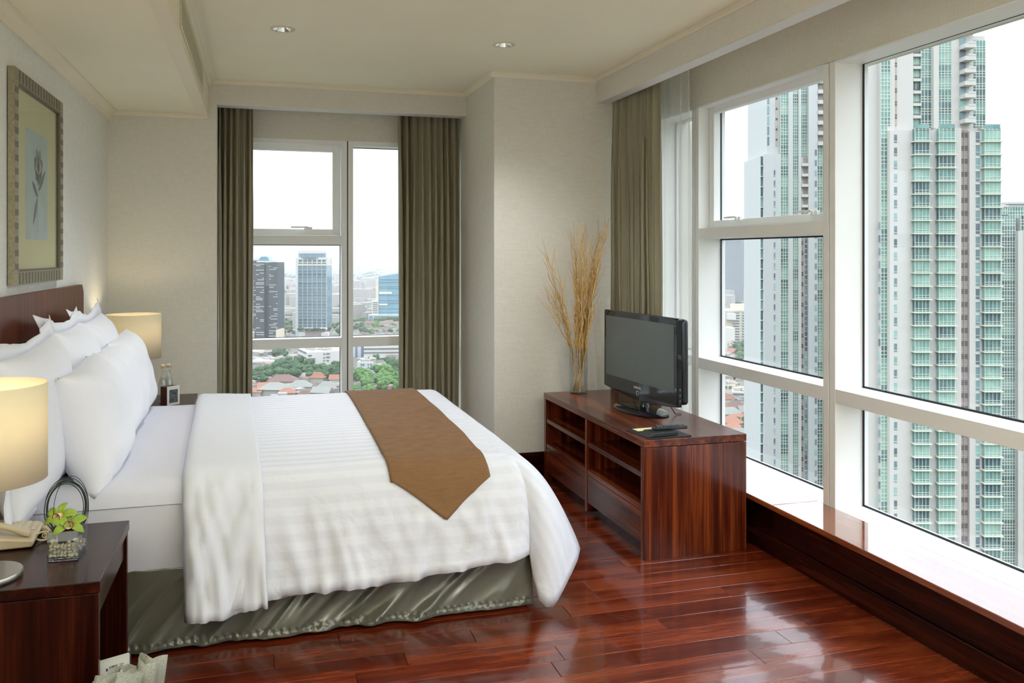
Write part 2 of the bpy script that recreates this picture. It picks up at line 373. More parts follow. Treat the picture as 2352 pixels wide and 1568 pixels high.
mb = MB().box(LX - .1, 3.0, RY - .1, 4.75, CZ, CZ + .15).box(LX - .1, 3.0, 4.96, 6.95, CZ, CZ + .15)
xs = [LX - .1, .13 - .1, .13 + .1, 1.375 - .1, 1.375 + .1, 3.0]
for i in (0, 2, 4): mb.box(xs[i], xs[i + 1], 4.75, 4.96, CZ, CZ + .15)
for cx0, cy0 in DOWNLIGHTS:
    n_ = 48; ci = [(cx0 + .051 * math.cos(2 * PI * i / n_), cy0 + .051 * math.sin(2 * PI * i / n_)) for i in range(n_)]; sq = []
    for i in range(n_):
        c_, s_ = math.cos(2 * PI * i / n_), math.sin(2 * PI * i / n_); k = 1 / max(abs(c_), abs(s_)); x = cx0 + .1 * c_ * k; y = s_ * k; sq.append((x, 4.855 + (.105 * y)))
    vs = [(*p, CZ) for p in ci] + [(*p, CZ) for p in sq] + [(*p, CZ + .14) for p in ci]
    mb.add(vs, [(i, n_ + i, n_ + (i + 1) % n_, (i + 1) % n_) for i in range(n_)] + [(2 * n_ + i, i, (i + 1) % n_, 2 * n_ + (i + 1) % n_) for i in range(n_)])
ce = struct('ceiling', mb, M['ceiling'])
# lowered bulkhead along the headboard wall
mb = MB().box(LX, -.335, RY, 6.40, 2.478, CZ - .001)
obj('bulkhead', mb, M['ceiling'], ce)
obj('bulkhead_lip', MB().box(-.402, -.333, RY, 6.40, 2.463, 2.479), M['trim_paint'], ce, bevel=.004)
obj('bulkhead_face', MB().box(-.3355, -.331, RY, 6.40, 2.463, CZ - .001), M['trim_paint'], ce)
def cornice(name, a, b_, z, size, inward, m_=None):
    """small cove strip along the top of a wall from a to b_ (plan points); inward = unit plan vector into the room"""
    a = Vector((*a, 0)); b_ = Vector((*b_, 0)); n_ = Vector((*inward, 0)); prof = [(0, 0), (0, -size), (.22 * size, -size), (.4 * size, -.62 * size), (.78 * size, -.3 * size), (size, -.2 * size), (size, 0)]
    vs = []
    for e in (a, b_): vs += [tuple(e + n_ * p[0] + Vector((0, 0, z + p[1]))) for p in prof]
    k = len(prof); mb = MB(); mb.add(vs, [(i, (i + 1) % k, k + (i + 1) % k, k + i) for i in range(k)] + [tuple(range(k))[::-1], tuple(range(k, 2 * k))])
    return struct(name, mb, m_ or M['trim_paint'], weld=1e-6)
cornice('trim_1', (LX, RY), (LX, 6.40), 2.478, .058, (1, 0))
cornice('trim_2', (LX, 6.40), (-.335, 6.40), 2.478, .03, (0, -1))
cornice('trim_3', (-.331, 6.40), (1.52, 6.40), CZ, .028, (0, -1))
cornice('trim_4', (1.52, 6.40), (1.52, 5.60), CZ, .034, (-1, 0))
cornice('trim_5', (1.49, 5.60), (2.258, 5.60), CZ, .034, (0, -1))
cornice('trim_6', (2.258, RY), (2.258, 5.60), CZ, .026, (-1, 0))
cornice('trim_7', (-.331, RY), (-.331, 6.40), CZ, .05, (1, 0))

struct('wall_left', B(LX - .12, LX, RY, 6.95, 0, CZ + .15), M['wall_daylit'])
struct('wall_back', MB().box(LX, -.275, 6.40, 6.95, 0, CZ).box(-.275, 1.52, WY, 6.95, 2.375, CZ).box(-.275, 1.52, WY, 6.95, 0, .26), M['wall'])
struct('wall_corner', MB().box(1.52, 3.0, 5.60, 6.95, 0, CZ), M['wall'])
struct('wall_right', MB().box(RX, 2.95, RY, 5.60, 2.447, CZ).box(2.60, 2.95, RY, 5.60, 0, .20), M['wall'])
# rear wall behind the camera; its unseen window is added to bring in daylight
struct('wall_rear', MB().box(LX - .12, LX, RY - .15, RY, 0, CZ).box(2.5, 3.0, RY - .15, RY, 0, CZ).box(LX, 2.5, RY - .15, RY, 2.5, CZ).box(LX, 2.5, RY - .15, RY, 0, .9).box(LX, .6, RY - .15, RY, .9, 2.5), M['wall'])
w3 = struct('added_fill_window')
mb = MB()
for x in (.6, 1.5, 2.44): mb.box(x, x + .06, RY - .14, RY - .02, .9, 2.5)
mb.box(.6, 2.5, RY - .14, RY - .02, .9, .95).box(.6, 2.5, RY - .14, RY - .02, 2.45, 2.5)
obj('fill_window_frame', mb, M['alu'], w3)
# curtain pelmets
struct('trim_8', MB().box(-.275, 1.52, 6.40, 6.53, 2.558, CZ), M['pelmet'])
struct('trim_9', MB().box(-.275, 1.52, 6.402, 6.53, 2.552, 2.558), M['pelmet_under'])
struct('trim_10', MB().box(2.258, 2.348, RY, 5.60, 2.556, CZ), M['pelmet'])
struct('trim_11', MB().box(2.260, 2.348, RY, 5.60, 2.550, 2.556), M['pelmet_under'])
# dark skirting on the corner wall and the panelled upstand under the window sill
bb = struct('baseboard_back', MB().box(1.52, 2.466, 5.584, 5.60, .077, .163), M['dark_x'], bevel=.003)
obj('lower_board', MB().box(1.52, 2.466, 5.576, 5.60, 0, .075), M['dark_x'], bb, bevel=.003)
bb = struct('baseboard_right', MB().box(2.466, 2.60, RY, 5.60, .098, .236), M['dark_y'], bevel=.003)
obj('lower_board', MB().box(2.457, 2.60, RY, 5.60, 0, .0955), M['dark_y'], bb, bevel=.003)
bb = struct('baseboard_left', MB().box(LX, LX + .014, RY, 6.40, 0, .163), M['dark_y'])
ws = struct('trim_12', MB().box(2.436, 2.702, RY, 3.742, .237, .264), M['sill_wood'], bevel=.003)
obj('sill_board', MB().box(2.436, 2.702, 3.744, 5.60, .237, .264), M['sill_wood'], ws, bevel=.003)

# ------------------------------------------------------------------ window on the right
w2 = struct('window_2')
GX = 2.862
def mullion2(y0, y1):
    mid = (y0 + y1) / 2
    obj('mullion', MB().box(RX, GX + .03, y0, mid - .004, .20, 2.445), M['alu'], w2, bevel=.002)
    obj('mullion', MB().box(RX, GX + .03, mid + .004, y1, .20, 2.445), M['alu'], w2, bevel=.002)
    obj('mullion_gasket', MB().box(RX + .014, GX, mid - .0045, mid + .0045, .20, 2.445), M['rubber'], w2)
MUL2 = [(4.97, 5.06), (3.606, 3.70), (1.35, 1.444)]
for a in MUL2: mullion2(*a)
bays2 = [(5.06, 5.60), (3.70, 4.97), (1.444, 3.606), (RY, 1.35)]
for i, (y0, y1) in enumerate(bays2):
    obj('head_frame', MB().box(RX + .004, GX + .03, y0, y1, 2.438, 2.50), M['alu'], w2)
    obj('sill_frame', MB().box(RX + .002, GX + .03, y0, y1, .20, .2635), M['alu'], w2)
    obj('transom', MB().box(RX + .001, GX + .03, y0, y1, .777, .846), M['alu'], w2, bevel=.002)
    lights = [(.2635, .777), (.846, 2.445)]
    if i == 1:
        lights = [(.2635, .777), (.846, 1.602), (1.668, 2.445)]
        obj('transom', MB().box(RX + .001, GX + .03, y0, y1, 1.602, 1.668), M['alu'], w2, bevel=.002)
    for z0, z1 in lights:
        obj('glass_pane', MB().box(GX, GX + .008, y0 + .001, y1 - .001, z0 + .001, z1 - .001), M['glass'], w2)
        g = MB()
        for a in ((y0, y0 + .011), (y1 - .011, y1)): g.box(GX - .004, GX - .0005, a[0], a[1], z0, z1)
        for a in ((z0, z0 + .009), (z1 - .009, z1)): g.box(GX - .004, GX - .0005, y0, y1, a[0], a[1])
        obj('glazing_gasket', g, M['rubber'], w2)
# opening sash in the upper light
sa = MB(); SX0, SX1 = 2.775, 2.82; Y0, Y1, Z0, Z1 = 3.705, 4.965, 1.672, 2.441; fw = .055
sa.box(SX0, SX1, Y0, Y0 + fw, Z0, Z1).box(SX0, SX1, Y1 - fw, Y1, Z0, Z1).box(SX0, SX1, Y0 + fw, Y1 - fw, Z0, Z0 + fw * .8).box(SX0, SX1, Y0 + fw, Y1 - fw, Z1 - fw * .8, Z1)
so = obj('sash', sa, M['alu'], w2, bevel=.004)
def latch(y, z, x, sgn, parent, ax='y'):
    mb = MB()
    if ax == 'y':
        mb.box(x - .018, x, y - .03, y + .03, z - .012, z + .012).box(x - .03, x - .018, y - .012, y + .012, z - .008, z + .012).box(x - .034, x - .022, min(y, y + sgn * .13), max(y, y + sgn * .13), z + .004, z + .016)
    else:
        mb.box(y - .03, y + .03, x - .018, x, z - .012, z + .012).box(y - .012, y + .012, x - .03, x - .018, z - .008, z + .012).box(min(y, y + sgn * .13), max(y, y + sgn * .13), x - .034, x - .022, z + .004, z + .016)
    obj('latch', mb, M['alu'], parent, bevel=.003)
latch(4.60, Z0 + .045, SX0, 1, so); latch(3.86, Z0 + .045, SX0, 1, so)

# ------------------------------------------------------------------ window at the back
w1 = struct('window_1'); GY = 6.87
def mullion1(x0, x1):
    mid = x0 + (x1 - x0) * .52
    obj('mullion', MB().box(x0, mid - .004, WY, GY + .03, .25, 2.375), M['alu'], w1, bevel=.002)
    obj('mullion', MB().box(mid + .004, x1, WY, GY + .03, .25, 2.375), M['alu'], w1, bevel=.002)
    obj('mullion_gasket', MB().box(mid - .0045, mid + .0045, WY + .014, GY, .25, 2.375), M['rubber'], w1)
mullion1(.618, .706); 
obj('jamb', MB().box(-.275, -.245, WY, GY + .03, .25, 2.375), M['alu'], w1)
obj('jamb', MB().box(1.49, 1.52, WY, GY + .03, .25, 2.375), M['alu'], w1)
for i, (x0, x1) in enumerate(((-.245, .618), (.706, 1.49))):
    obj('head_frame', MB().box(x0, x1, WY + .004, GY + .03, 2.34, 2.375), M['alu'], w1)
    obj('sill_frame', MB().box(x0, x1, WY + .002, GY + .03, .25, .29), M['alu'], w1)
    obj('transom', MB().box(x0, x1, WY + .001, GY + .03, .791, .8645), M['alu'], w1, bevel=.002)
    lights = [(.29, .791), (.8645, 2.34)]
    if i == 0:
        lights = [(.29, .791), (.8645, 1.577), (1.647, 2.34)]
        obj('transom', MB().box(x0, x1, WY + .001, GY + .03, 1.577, 1.647), M['alu'], w1, bevel=.002)
    for z0, z1 in lights:
        obj('glass_pane', MB().box(x0 + .001, x1 - .001, GY, GY + .008, z0 + .001, z1 - .001), M['glass'], w1)
        g = MB()
        for a in ((x0, x0 + .005), (x1 - .005, x1)): g.box(a[0], a[1], GY - .003, GY - .0005, z0, z1)
        for a in ((z0, z0 + .004), (z1 - .006, z1)): g.box(x0, x1, GY - .003, GY - .0005, a[0], a[1])
        obj('glazing_gasket', g, M['rubber'], w1)
sa = MB(); A0, A1, Z0, Z1 = -.245, .612, 1.651, 2.35; fw = .058
sa.box(A0, A0 + fw, WY + .05, WY + .09, Z0, Z1).box(A1 - fw, A1, WY + .05, WY + .09, Z0, Z1).box(A0 + fw, A1 - fw, WY + .05, WY + .09, Z0, Z0 + fw * .8).box(A0 + fw, A1 - fw, WY + .05, WY + .09, Z1 - fw, Z1)
so = obj('sash', sa, M['alu'], w1, bevel=.004)
latch(.37, Z0 + .05, WY + .05, -1, so, 'x')

# ================================================================== CURTAINS
def curtain(name, label, a, b_, z0, z1, folds, amp, mt, seed=0, solid=.004, gather=1.0, end=None, flare=0.0, thick_end=0):
    a = Vector((*a, 0)); b_ = Vector((*b_, 0)); d_ = (b_ - a); Ln = d_.length; t = d_ / Ln; n_ = Vector((t.y, -t.x, 0)); rr = random.Random(seed)
    k = [rr.uniform(.5, 1.5) for _ in range(folds + 1)]; ph = [rr.uniform(-.3, .3) for _ in range(folds + 1)]; am = [rr.uniform(.5, 1.3) for _ in range(folds + 1)]
    cum = [0]
    for q in k: cum.append(cum[-1] + q)
    tot = cum[-1]
    def fold(s):
        w = s * tot
        for i in range(folds + 1):
            if w <= cum[i + 1] + 1e-9:
                f = (w - cum[i]) / k[i]; return math.sin(2 * PI * f) * am[i], i, f
        return 0, folds, 1
    def fn(u, v):
        s, i, f = fold(u); z = z1 + (z0 - z1) * v
        A = amp * (.45 + .55 * min(1, v * 4)) * (1 + .25 * math.sin(v * 2.2 + i))
        sway = .010 * math.sin(v * 3 + i * 1.7) * v
        q = a + d_ * u + t * (sway + .3 * amp * math.sin(4 * PI * f) * min(1, v * 3) + flare * u * v) + n_ * (A * s + .006 * nz3(u * 9, v * 4, seed))
        return (q.x, q.y, z)
    mb = MB().grid(fn, folds * 14, 26)
    o = obj(name, mb, mt, smooth=True, solid=solid)
    return o
c = curtain('curtain', 'olive drape at the left side of the far window, behind the bed', (-.272, 6.59), (-.035, 6.60), .015, 2.70, 5, .056, M['curtain'], 3)
tag(c, 'narrow olive drape left of the far window, nearest the lamp', 'curtain')
c = curtain('curtain', '', (1.03, 6.60), (1.505, 6.585), .015, 2.70, 8, .062, M['curtain'], 11)
tag(c, 'wide olive drape right of the far window, beside the bed foot', 'curtain')
c = curtain('curtain', '', (2.375, 5.57), (2.44, 5.00), .30, 2.70, 8, .040, M['curtain'], 5, flare=.03)
tag(c, 'olive drape hanging behind the television', 'curtain')
c = curtain('sheer_curtain', '', (2.505, 5.55), (2.56, 4.845), .275, 2.70, 7, .022, M['voile'], 8, solid=0)
tag(c, 'translucent white sheer curtain beside the right window', 'curtain')
# tracks behind the pelmets
tr = obj('curtain_track', MB().box(-.27, 1.515, 6.585, 6.61, 2.70, 2.722), M['alu']); tag(tr, 'white curtain track behind the far pelmet', 'curtain track')

# ================================================================== CEILING FITTINGS
def downlight(x, y, label):
    t = thing('downlight', label, 'ceiling light', (x, y, CZ), group='recessed ceiling downlights')
    obj('trim_ring', MB().lathe([(.050, -.001), (.056, -.006), (.066, -.005), (.068, -.0005)], 40, cap=False), M['vent_white'], t, smooth=True)
    mb = MB(); n_ = 40
    mb.lathe([(.051, -.004), (.044, .03), (.034, .06), (.022, .075)], n_, cap=False)
    obj('reflector', mb, M['chrome'], t, smooth=True)
    obj('lamp_holder', MB().lathe([(.022, .075), (.022, .10)], 20), M['void'], t)
    obj('bulb', MB().lathe([(.0, .055), (.012, .058), (.016, .068), (.014, .078)], 16), M['chrome'], t, smooth=True)
    return t
downlight(*DOWNLIGHTS[0], 'recessed ceiling downlight nearer the air vent')
downlight(*DOWNLIGHTS[1], 'recessed ceiling downlight nearer the window side')
v = thing('air_vent', 'long linear air grille in the bulkhead side', 'air vent', (-.331, 4.9, 2.6))
mb = MB().box(0, .006, -.80, .80, -.092, -.070).box(0, .006, -.80, .80, .062, .084).box(0, .006, -.80, -.78, -.07, .062).box(0, .006, .78, .80, -.07, .062)
obj('frame', mb, M['vent_white'], v, bevel=.002)
obj('duct_shade_sheet', MB().box(.0004, .001, -.78, .78, -.07, .062), M['void'], v)  # flat black sheet painting the shade between the slats
sm = MB().box(.001, .006, -.78, .78, -.0045, .0045).mesh('slat', M['vent_white'])
for k in range(6): link('slat', sm, v, loc=(0, 0, -.056 + k * .0215))

# ================================================================== HEADBOARD + PICTURE
hb = obj('headboard', MB().prism([(3.30, .05), (5.405, .05), (5.405, 1.292), (5.365, 1.334), (3.34, 1.334), (3.30, 1.292)], -.972, -.948, axis=0), M['headboard'], bevel=.003)
tag(hb, 'dark reddish wood headboard with clipped corners behind the pillows', 'headboard')
pf = thing('picture', 'tall framed botanical print of a grey blue flower', 'picture', (LX, 4.39, 1.82))
def rail(y0, y1, z0, z1): return MB().box(.004, .030, y0, y1, z0, z1)
HW, HH, RW = .452, .446, .056
def stripes(mb, along, a0, a1, b0, b1, n_):
    for k in range(n_):
        c0 = a0 + (a1 - a0) * (k + .15) / n_; c1 = a0 + (a1 - a0) * (k + .6) / n_
        if along == 'y': mb.box(.030, .0315, c0, c1, b0, b1, 1)
        else: mb.box(.030, .0315, b0, b1, c0, c1, 1)
M['gilt_dark'] = mat('frame_dark_band', lin(106, 103, 93), 0.5, metal=0.1, noise=0.2, nscale=80)
for (y0, y1, z0, z1, al) in ((-HW, HW, HH - RW, HH, 'y'), (-HW, HW, -HH, -HH + RW, 'y'), (-HW, -HW + RW, -HH + RW, HH - RW, 'z'), (HW - RW, HW, -HH + RW, HH - RW, 'z')):
    mb = rail(y0, y1, z0, z1)
    if al == 'y': stripes(mb, 'y', y0 + RW, y1 - RW, z0 + .004, z1 - .004, 15)
    else: stripes(mb, 'z', z0, z1, y0 + .004, y1 - .004, 14)
    obj('frame_rail', mb, [M['frame_gilt'], M['gilt_dark']], pf)
mb = MB().box(.018, .027, -HW + RW, -HW + RW + .008, -HH + RW, HH - RW).box(.018, .027, HW - RW - .008, HW - RW, -HH + RW, HH - RW).box(.018, .027, -HW + RW, HW - RW, HH - RW - .008, HH - RW).box(.018, .027, -HW + RW, HW - RW, -HH + RW, -HH + RW + .008)
obj('inner_fillet', mb, M['gilt_dark'], pf)
obj('mat_board', MB().box(.006, .012, -HW + RW, HW - RW, -HH + RW, HH - RW), M['matboard'], pf)
pr = obj('print', MB().box(.012, .0128, -.208, .198, -.252, .232), M['print_paper'], pf)
# drawn flower: petals, stem and leaves as printed shapes
def leaf2(c, ang, ln, wd, x, n_=10):
    pts = []
    for k in range(n_ + 1):
        s = k / n_; pts.append((ln * s, wd * math.sin(PI * s) ** .8))
    for k in range(n_ - 1, 0, -1):
        s = k / n_; pts.append((ln * s, -wd * math.sin(PI * s) ** .8))
    ca, sa_ = math.cos(ang), math.sin(ang)
    return [(x, c[0] + p[0] * ca - p[1] * sa_, c[1] + p[0] * sa_ + p[1] * ca) for p in pts]
def drawn(shapes, m_):
    mb = MB()
    for pts in shapes: mb.add(pts, [tuple(range(len(pts)))])
    obj('drawn_flower', mb, m_, pr)
fc = (.02, .085)
drawn([leaf2((fc[0], fc[1] - .02), R_(a), .105, .034, .0131) for a in (70, 112)], M['ink1'])
drawn([leaf2((fc[0], fc[1] - .02), R_(a), .092, .034, .01318) for a in (30, 150)], M['ink2'])
drawn([leaf2((fc[0], fc[1] - .02), R_(a), .070, .030, .01326) for a in (0, 180, -40, 220)], M['ink1'])
drawn([leaf2((fc[0], fc[1] - .035), R_(a), .066, .030, .01334) for a in (66, 92, 118)], M['ink3'])
drawn([leaf2((fc[0], fc[1] - .045), R_(a), .050, .012, .01342) for a in (200, 250, 300, -20)], M['ink2'])
drawn([[(.0131, .018 + .02 * math.sin(z * 9), z) for z in [-.22 + .02 * i for i in range(14)]] + [(.0131, .023 + .02 * math.sin(z * 9), z) for z in [.04 - .02 * i for i in range(14)]]], M['ink2'])
drawn([leaf2((.02, -.03), R_(38), .17, .018, .0132), leaf2((.01, -.06), R_(148), .13, .016, .0132), leaf2((.0, -.06), R_(238), .15, .018, .0132)], M['ink2'])
obj('picture_glass', MB().box(.0165, .0175, -HW + RW, HW - RW, -HH + RW, HH - RW), M['picglass'], pf)

# ================================================================== BED
bed = thing('bed', 'king size bed with white mattress and olive satin valance', 'bed', (0.09, 4.5, 0))
bl = lambda x, y, z: (x - .09, y - 4.5, z)
def grid_obj(name, fn, nu, nv, m_, parent, off=(0, 0, 0), **k):
    mb = MB().grid(lambda u, v: tuple(Vector(fn(u, v)) - Vector(off)), nu, nv); return obj(name, mb, m_, parent, smooth=True, **k)
BO = (.09, 4.5, 0)
obj('bed_base', MB().box(-.93 - .09, 1.08 - .09, 3.59 - 4.5, 5.42 - 4.5, .03, .29), M['skirt'], bed)
# mattress in its fitted sheet: rounded top edge, a piped seam, slight tucks on the side
def mattress():
    mb = MB(); prof = [(.012, .285), (.0, .33), (.0, .50), (.004, .545), (-.002, .550), (.012, .585), (.05, .618), (.11, .632), (.22, .637)]
    x0, x1, y0, y1 = -.94, 1.09, 3.535, 5.455; loop = []
    nx, ny = 60, 40
    path = [(x0 + (x1 - x0) * i / nx, y0, 0, -1) for i in range(nx + 1)] + [(x1, y0 + (y1 - y0) * i / ny, 1, 0) for i in range(1, ny + 1)] + [(x1 - (x1 - x0) * i / nx, y1, 0, 1) for i in range(1, nx + 1)]
    cx_, cy_ = (x0 + x1) / 2, (y0 + y1) / 2
    rings = []
    for (ins, z) in prof:
        ring = []
        for (x, y, nx_, ny_) in path:
            sx_ = (1 - ins / ((x1 - x0) / 2)); sy_ = (1 - ins / ((y1 - y0) / 2))
            w = .004 * nz3(x * 16, z * 5, y * 16) * (1 if .29 < z < .54 else 0)
            ring.append((cx_ + (x - cx_) * sx_ + nx_ * w - BO[0], cy_ + (y - cy_) * sy_ + ny_ * w - BO[1], z + .004 * nz3(x * 5, y * 5, 3) * (z > .55)))
        rings.append(ring)
    n_ = len(path)
    for r0, r1 in zip(rings, rings[1:]):
        mb.add(r0 + r1, [(i, i + 1, n_ + i + 1, n_ + i) for i in range(n_ - 1)])
    top = rings[-1]; mb.add(top, [tuple(range(n_))])
    return mb
obj('mattress', mattress(), M['sheet'], bed, smooth=True, weld=1e-4, auto=50)
# valance: near side and foot side, satin with slanting creases and a puckered hem
def val_near(u, v):
    x = -.93 + 2.055 * u; z = .305 - .29 * v
    r1 = max(0, 1 - math.sqrt(nz3(x * 5.0 + v * 1.9, v * .7, 4) ** 2 + .003) * 2.6); r2 = max(0, 1 - math.sqrt(nz3(x * 9.5 + v * 2.8, v * 1.1, 14) ** 2 + .004) * 2.4)
    f = .030 * r1 ** 1.6 + .018 * r2 ** 1.6 + .006 * math.sin(x * 13)
    puck = .0030 * math.sin(x * 210) * (1 if .90 < v < .955 else 0)
    lip = .004 * (1 if v > .95 else 0)
    return (x, 3.545 - f * (.3 + .9 * v) * (1 if u < .86 else max(.25, (1 - u) / .14)) - .022 * v - puck - lip, z)
grid_obj('valance_panel', val_near, 420, 64, M['skirt'], bed, BO, solid=.003)
def val_foot(u, v):
    y = 3.55 + 1.88 * u; z = .305 - .29 * v
    return (1.115 + .014 * v + .010 * math.sin(y * 17) * v, y, z)
grid_obj('valance_panel', val_foot, 60, 8, M['skirt'], bed, BO, solid=.003)

# duvet ----------------------------------------------------------
du = thing('duvet', 'white sateen striped duvet with a wide turned down band', 'duvet', (0.35, 4.5, .64))
DO = Vector((.35, 4.5, .64))
def bez(p0, p1, p2, p3, t):
    return p0 * (1 - t) ** 3 + p1 * (3 * t * (1 - t) ** 2) + p2 * (3 * t * t * (1 - t)) + p3 * t ** 3
def ztop(x, y):
    e = min(1, max(0, (y - 3.55) / .5)); f = min(1, max(0, (1.15 - x) / .3)); g = min(1, max(0, (5.48 - y) / .25))
    return .628 + .030 * math.sin(PI / 2 * e) + .012 * (math.sin(PI / 2 * f) - 1) + .018 * math.sin(PI / 2 * g) - .018 + .0035 * nz3(x * 3, y * 3, 7)
def drape_w(x, t):
    r1 = 1 - abs(nz3(x * 5.5 + t * 2.6, t * .9, 2.0)) * 2.4; r2 = 1 - abs(nz3(x * 9 - t * 1.5, t * 1.6, 8.0)) * 2.2
    return (1 - .45 * t * t) * .040 * max(0, r1) ** 1.7 + .024 * max(0, r2) ** 1.7 + .010 * math.sin(x * 14 + t * 3) + .009 * nz3(x * 20, t * 9, 9)
X0D, X1D, Y0D, Y1D = -.20, 1.00, 3.68, 5.33
cols = []    # (P0, edge control, lower control, hem, v at P0, dv per length, wrinkle)
def hem_near(x):
    return .165 + .075 * max(0, (x + .3) / 1.4) ** 1.0 + .006 * math.sin(x * 9)
nN = 90
for i in range(nN + 1):
    x = X0D + (1.02 - X0D) * i / nN; xx = min(x, X1D); z = ztop(xx, Y0D)
    cols.append((Vector((xx, Y0D, z)), Vector((x, 3.475, z + .012)), Vector((x, 3.475, .47)), Vector((x + .0, 3.425, hem_near(x))), 'n', x))
# corner: a tucked crease, then the cone of spare cloth pulled out past the foot
zc = ztop(X1D, Y0D); P0 = Vector((X1D, Y0D, zc))
corner = [((1.075, 3.475), (1.06, 3.478, .47), (1.06, 3.440, .243)), ((1.095, 3.482), (1.088, 3.488, .45), (1.092, 3.470, .244)), ((1.105, 3.486), (1.098, 3.500, .43), (1.108, 3.505, .235)),
          ((1.112, 3.485), (1.118, 3.485, .42), (1.118, 3.475, .14)), ((1.12, 3.482), (1.150, 3.462, .40), (1.132, 3.448, .055)), ((1.13, 3.478), (1.175, 3.448, .38), (1.158, 3.440, .026)), ((1.14, 3.478), (1.20, 3.448, .38), (1.190, 3.445, .022)),
          ((1.15, 3.485), (1.225, 3.460, .38), (1.218, 3.460, .045)), ((1.155, 3.50), (1.245, 3.485, .39), (1.258, 3.485, .085)), ((1.16, 3.52), (1.265, 3.52, .40), (1.305, 3.53, .125)), ((1.165, 3.55), (1.28, 3.56, .41), (1.350, 3.585, .155)), ((1.17, 3.59), (1.285, 3.62, .41), (1.388, 3.645, .178))]
for k, (e, c2, h) in enumerate(corner):
    cols.append((P0.copy(), Vector((e[0], e[1], zc + .012)), Vector(c2), Vector(h), 'c', k))
nF = 40
for i in range(nF + 1):
    s = i / nF; yy = Y0D + (Y1D - Y0D) * s; y = 3.64 + (5.48 - 3.64) * s; z = ztop(X1D, yy)
    fl_ = .24 * math.exp(-s * 5.5)
    cols.append((Vector((X1D, yy, z)), Vector((1.165, y, z + .014)), Vector((1.185 + .35 * fl_, y, .44)), Vector((1.165 + fl_ * .85, y, .165 - .02 * s + .01 * math.sin(y * 12))), 'f', y))
for i in range(nN, -1, -1):
    x = X0D + (1.02 - X0D) * i / nN; xx = min(x, X1D); z = ztop(xx, Y1D)
    cols.append((Vector((xx, Y1D, z)), Vector((x + .03 * (i / nN), 5.52, z + .004)), Vector((x + .06 * (i / nN), 5.51, .48)), Vector((x + .08 * (i / nN), 5.53, .24)), 'r', x))
mb = MB(); nV = 22; uv = []
for (p0, p1, p2, p3, kd, par) in cols:
    prev = None; acc = 0
    for j in range(nV + 1):
        t = j / nV; q = bez(p0, p1, p2, p3, t)
        if kd == 'n':
            w = max(0, t - .35) / .65
            fade = min(1, (1.05 - par) / .1) if par < 1.05 else 0
            q.y -= w * fade * drape_w(par, t)
        if kd in 'cf':
            q.x += .006 * nz3(q.y * 9, t * 4, 3) * t
        if prev is not None: acc += (q - prev).length
        prev = q.copy(); mb.v.append(tuple(q - DO))
        vy = (p0.y - acc) if kd == 'n' else ((p0.y - acc * (1 - par / 12.0)) if kd == 'c' else (par if kd == 'f' else p0.y + acc))
        uv.append((q.x, vy))
w = nV + 1
for i in range(len(cols) - 1):
    for j in range(nV): mb.f.append((i * w + j, i * w + j + 1, (i + 1) * w + j + 1, (i + 1) * w + j)); mb.mi.append(0)
o0 = len(mb.v); gx, gy = nN, 40
for j in range(gy + 1):
    for i in range(gx + 1):
        x = X0D + (X1D - X0D) * min(1, (i / gx) * (1.02 - X0D) / (X1D - X0D)); y = Y0D + (Y1D - Y0D) * j / gy
        mb.v.append(tuple(Vector((x, y, ztop(x, y))) - DO)); uv.append((x, y))
for j in range(gy):
    for i in range(gx): mb.f.append((o0 + j * (gx + 1) + i, o0 + j * (gx + 1) + i + 1, o0 + (j + 1) * (gx + 1) + i + 1, o0 + (j + 1) * (gx + 1) + i)); mb.mi.append(0)
mb.uv = uv
m, n, L, b = newmat('sateen_stripe'); b.inputs['Specular IOR Level'].default_value = .35
uvn = n.new('ShaderNodeUVMap'); sp = n.new('ShaderNodeSeparateXYZ'); L.new(uvn.outputs[0], sp.inputs[0])
ml = n.new('ShaderNodeMath'); ml.operation = 'MULTIPLY'; ml.inputs[1].default_value = 2 * PI / .066; L.new(sp.outputs['Y'], ml.inputs[0])
sn = n.new('ShaderNodeMath'); sn.operation = 'SINE'; L.new(ml.outputs[0], sn.inputs[0])
r = n.new('ShaderNodeMapRange'); r.inputs['From Min'].default_value = -.2; r.inputs['From Max'].default_value = .2; L.new(sn.outputs[0], r.inputs[0])
mc = n.new('ShaderNodeMix'); mc.data_type = 'RGBA'; mc.inputs['A'].default_value = lin(221, 223, 230); mc.inputs['B'].default_value = lin(216, 218, 226); L.new(r.outputs[0], mc.inputs['Factor']); L.new(mc.outputs['Result'], b.inputs['Base Color'])
rr_ = n.new('ShaderNodeMapRange'); rr_.inputs['To Min'].default_value = .45; rr_.inputs['To Max'].default_value = .8; L.new(r.outputs[0], rr_.inputs[0]); L.new(rr_.outputs[0], b.inputs['Roughness'])
tcn = n.new('ShaderNodeTexCoord'); q = n.new('ShaderNodeTexNoise'); q.inputs['Scale'].default_value = 14; q.inputs['Detail'].default_value = 4; q.inputs['Distortion'].default_value = .6; L.new(tcn.outputs['Object'], q.inputs[0])
bp = n.new('ShaderNodeBump'); bp.inputs['Strength'].default_value = .35; bp.inputs['Distance'].default_value = .014; L.new(q.outputs[0], bp.inputs['Height']); L.new(bp.outputs[0], b.inputs['Normal'])
M['sateen'] = m
obj('cover', mb, M['sateen'], du, smooth=True, weld=2e-4, solid=.010)
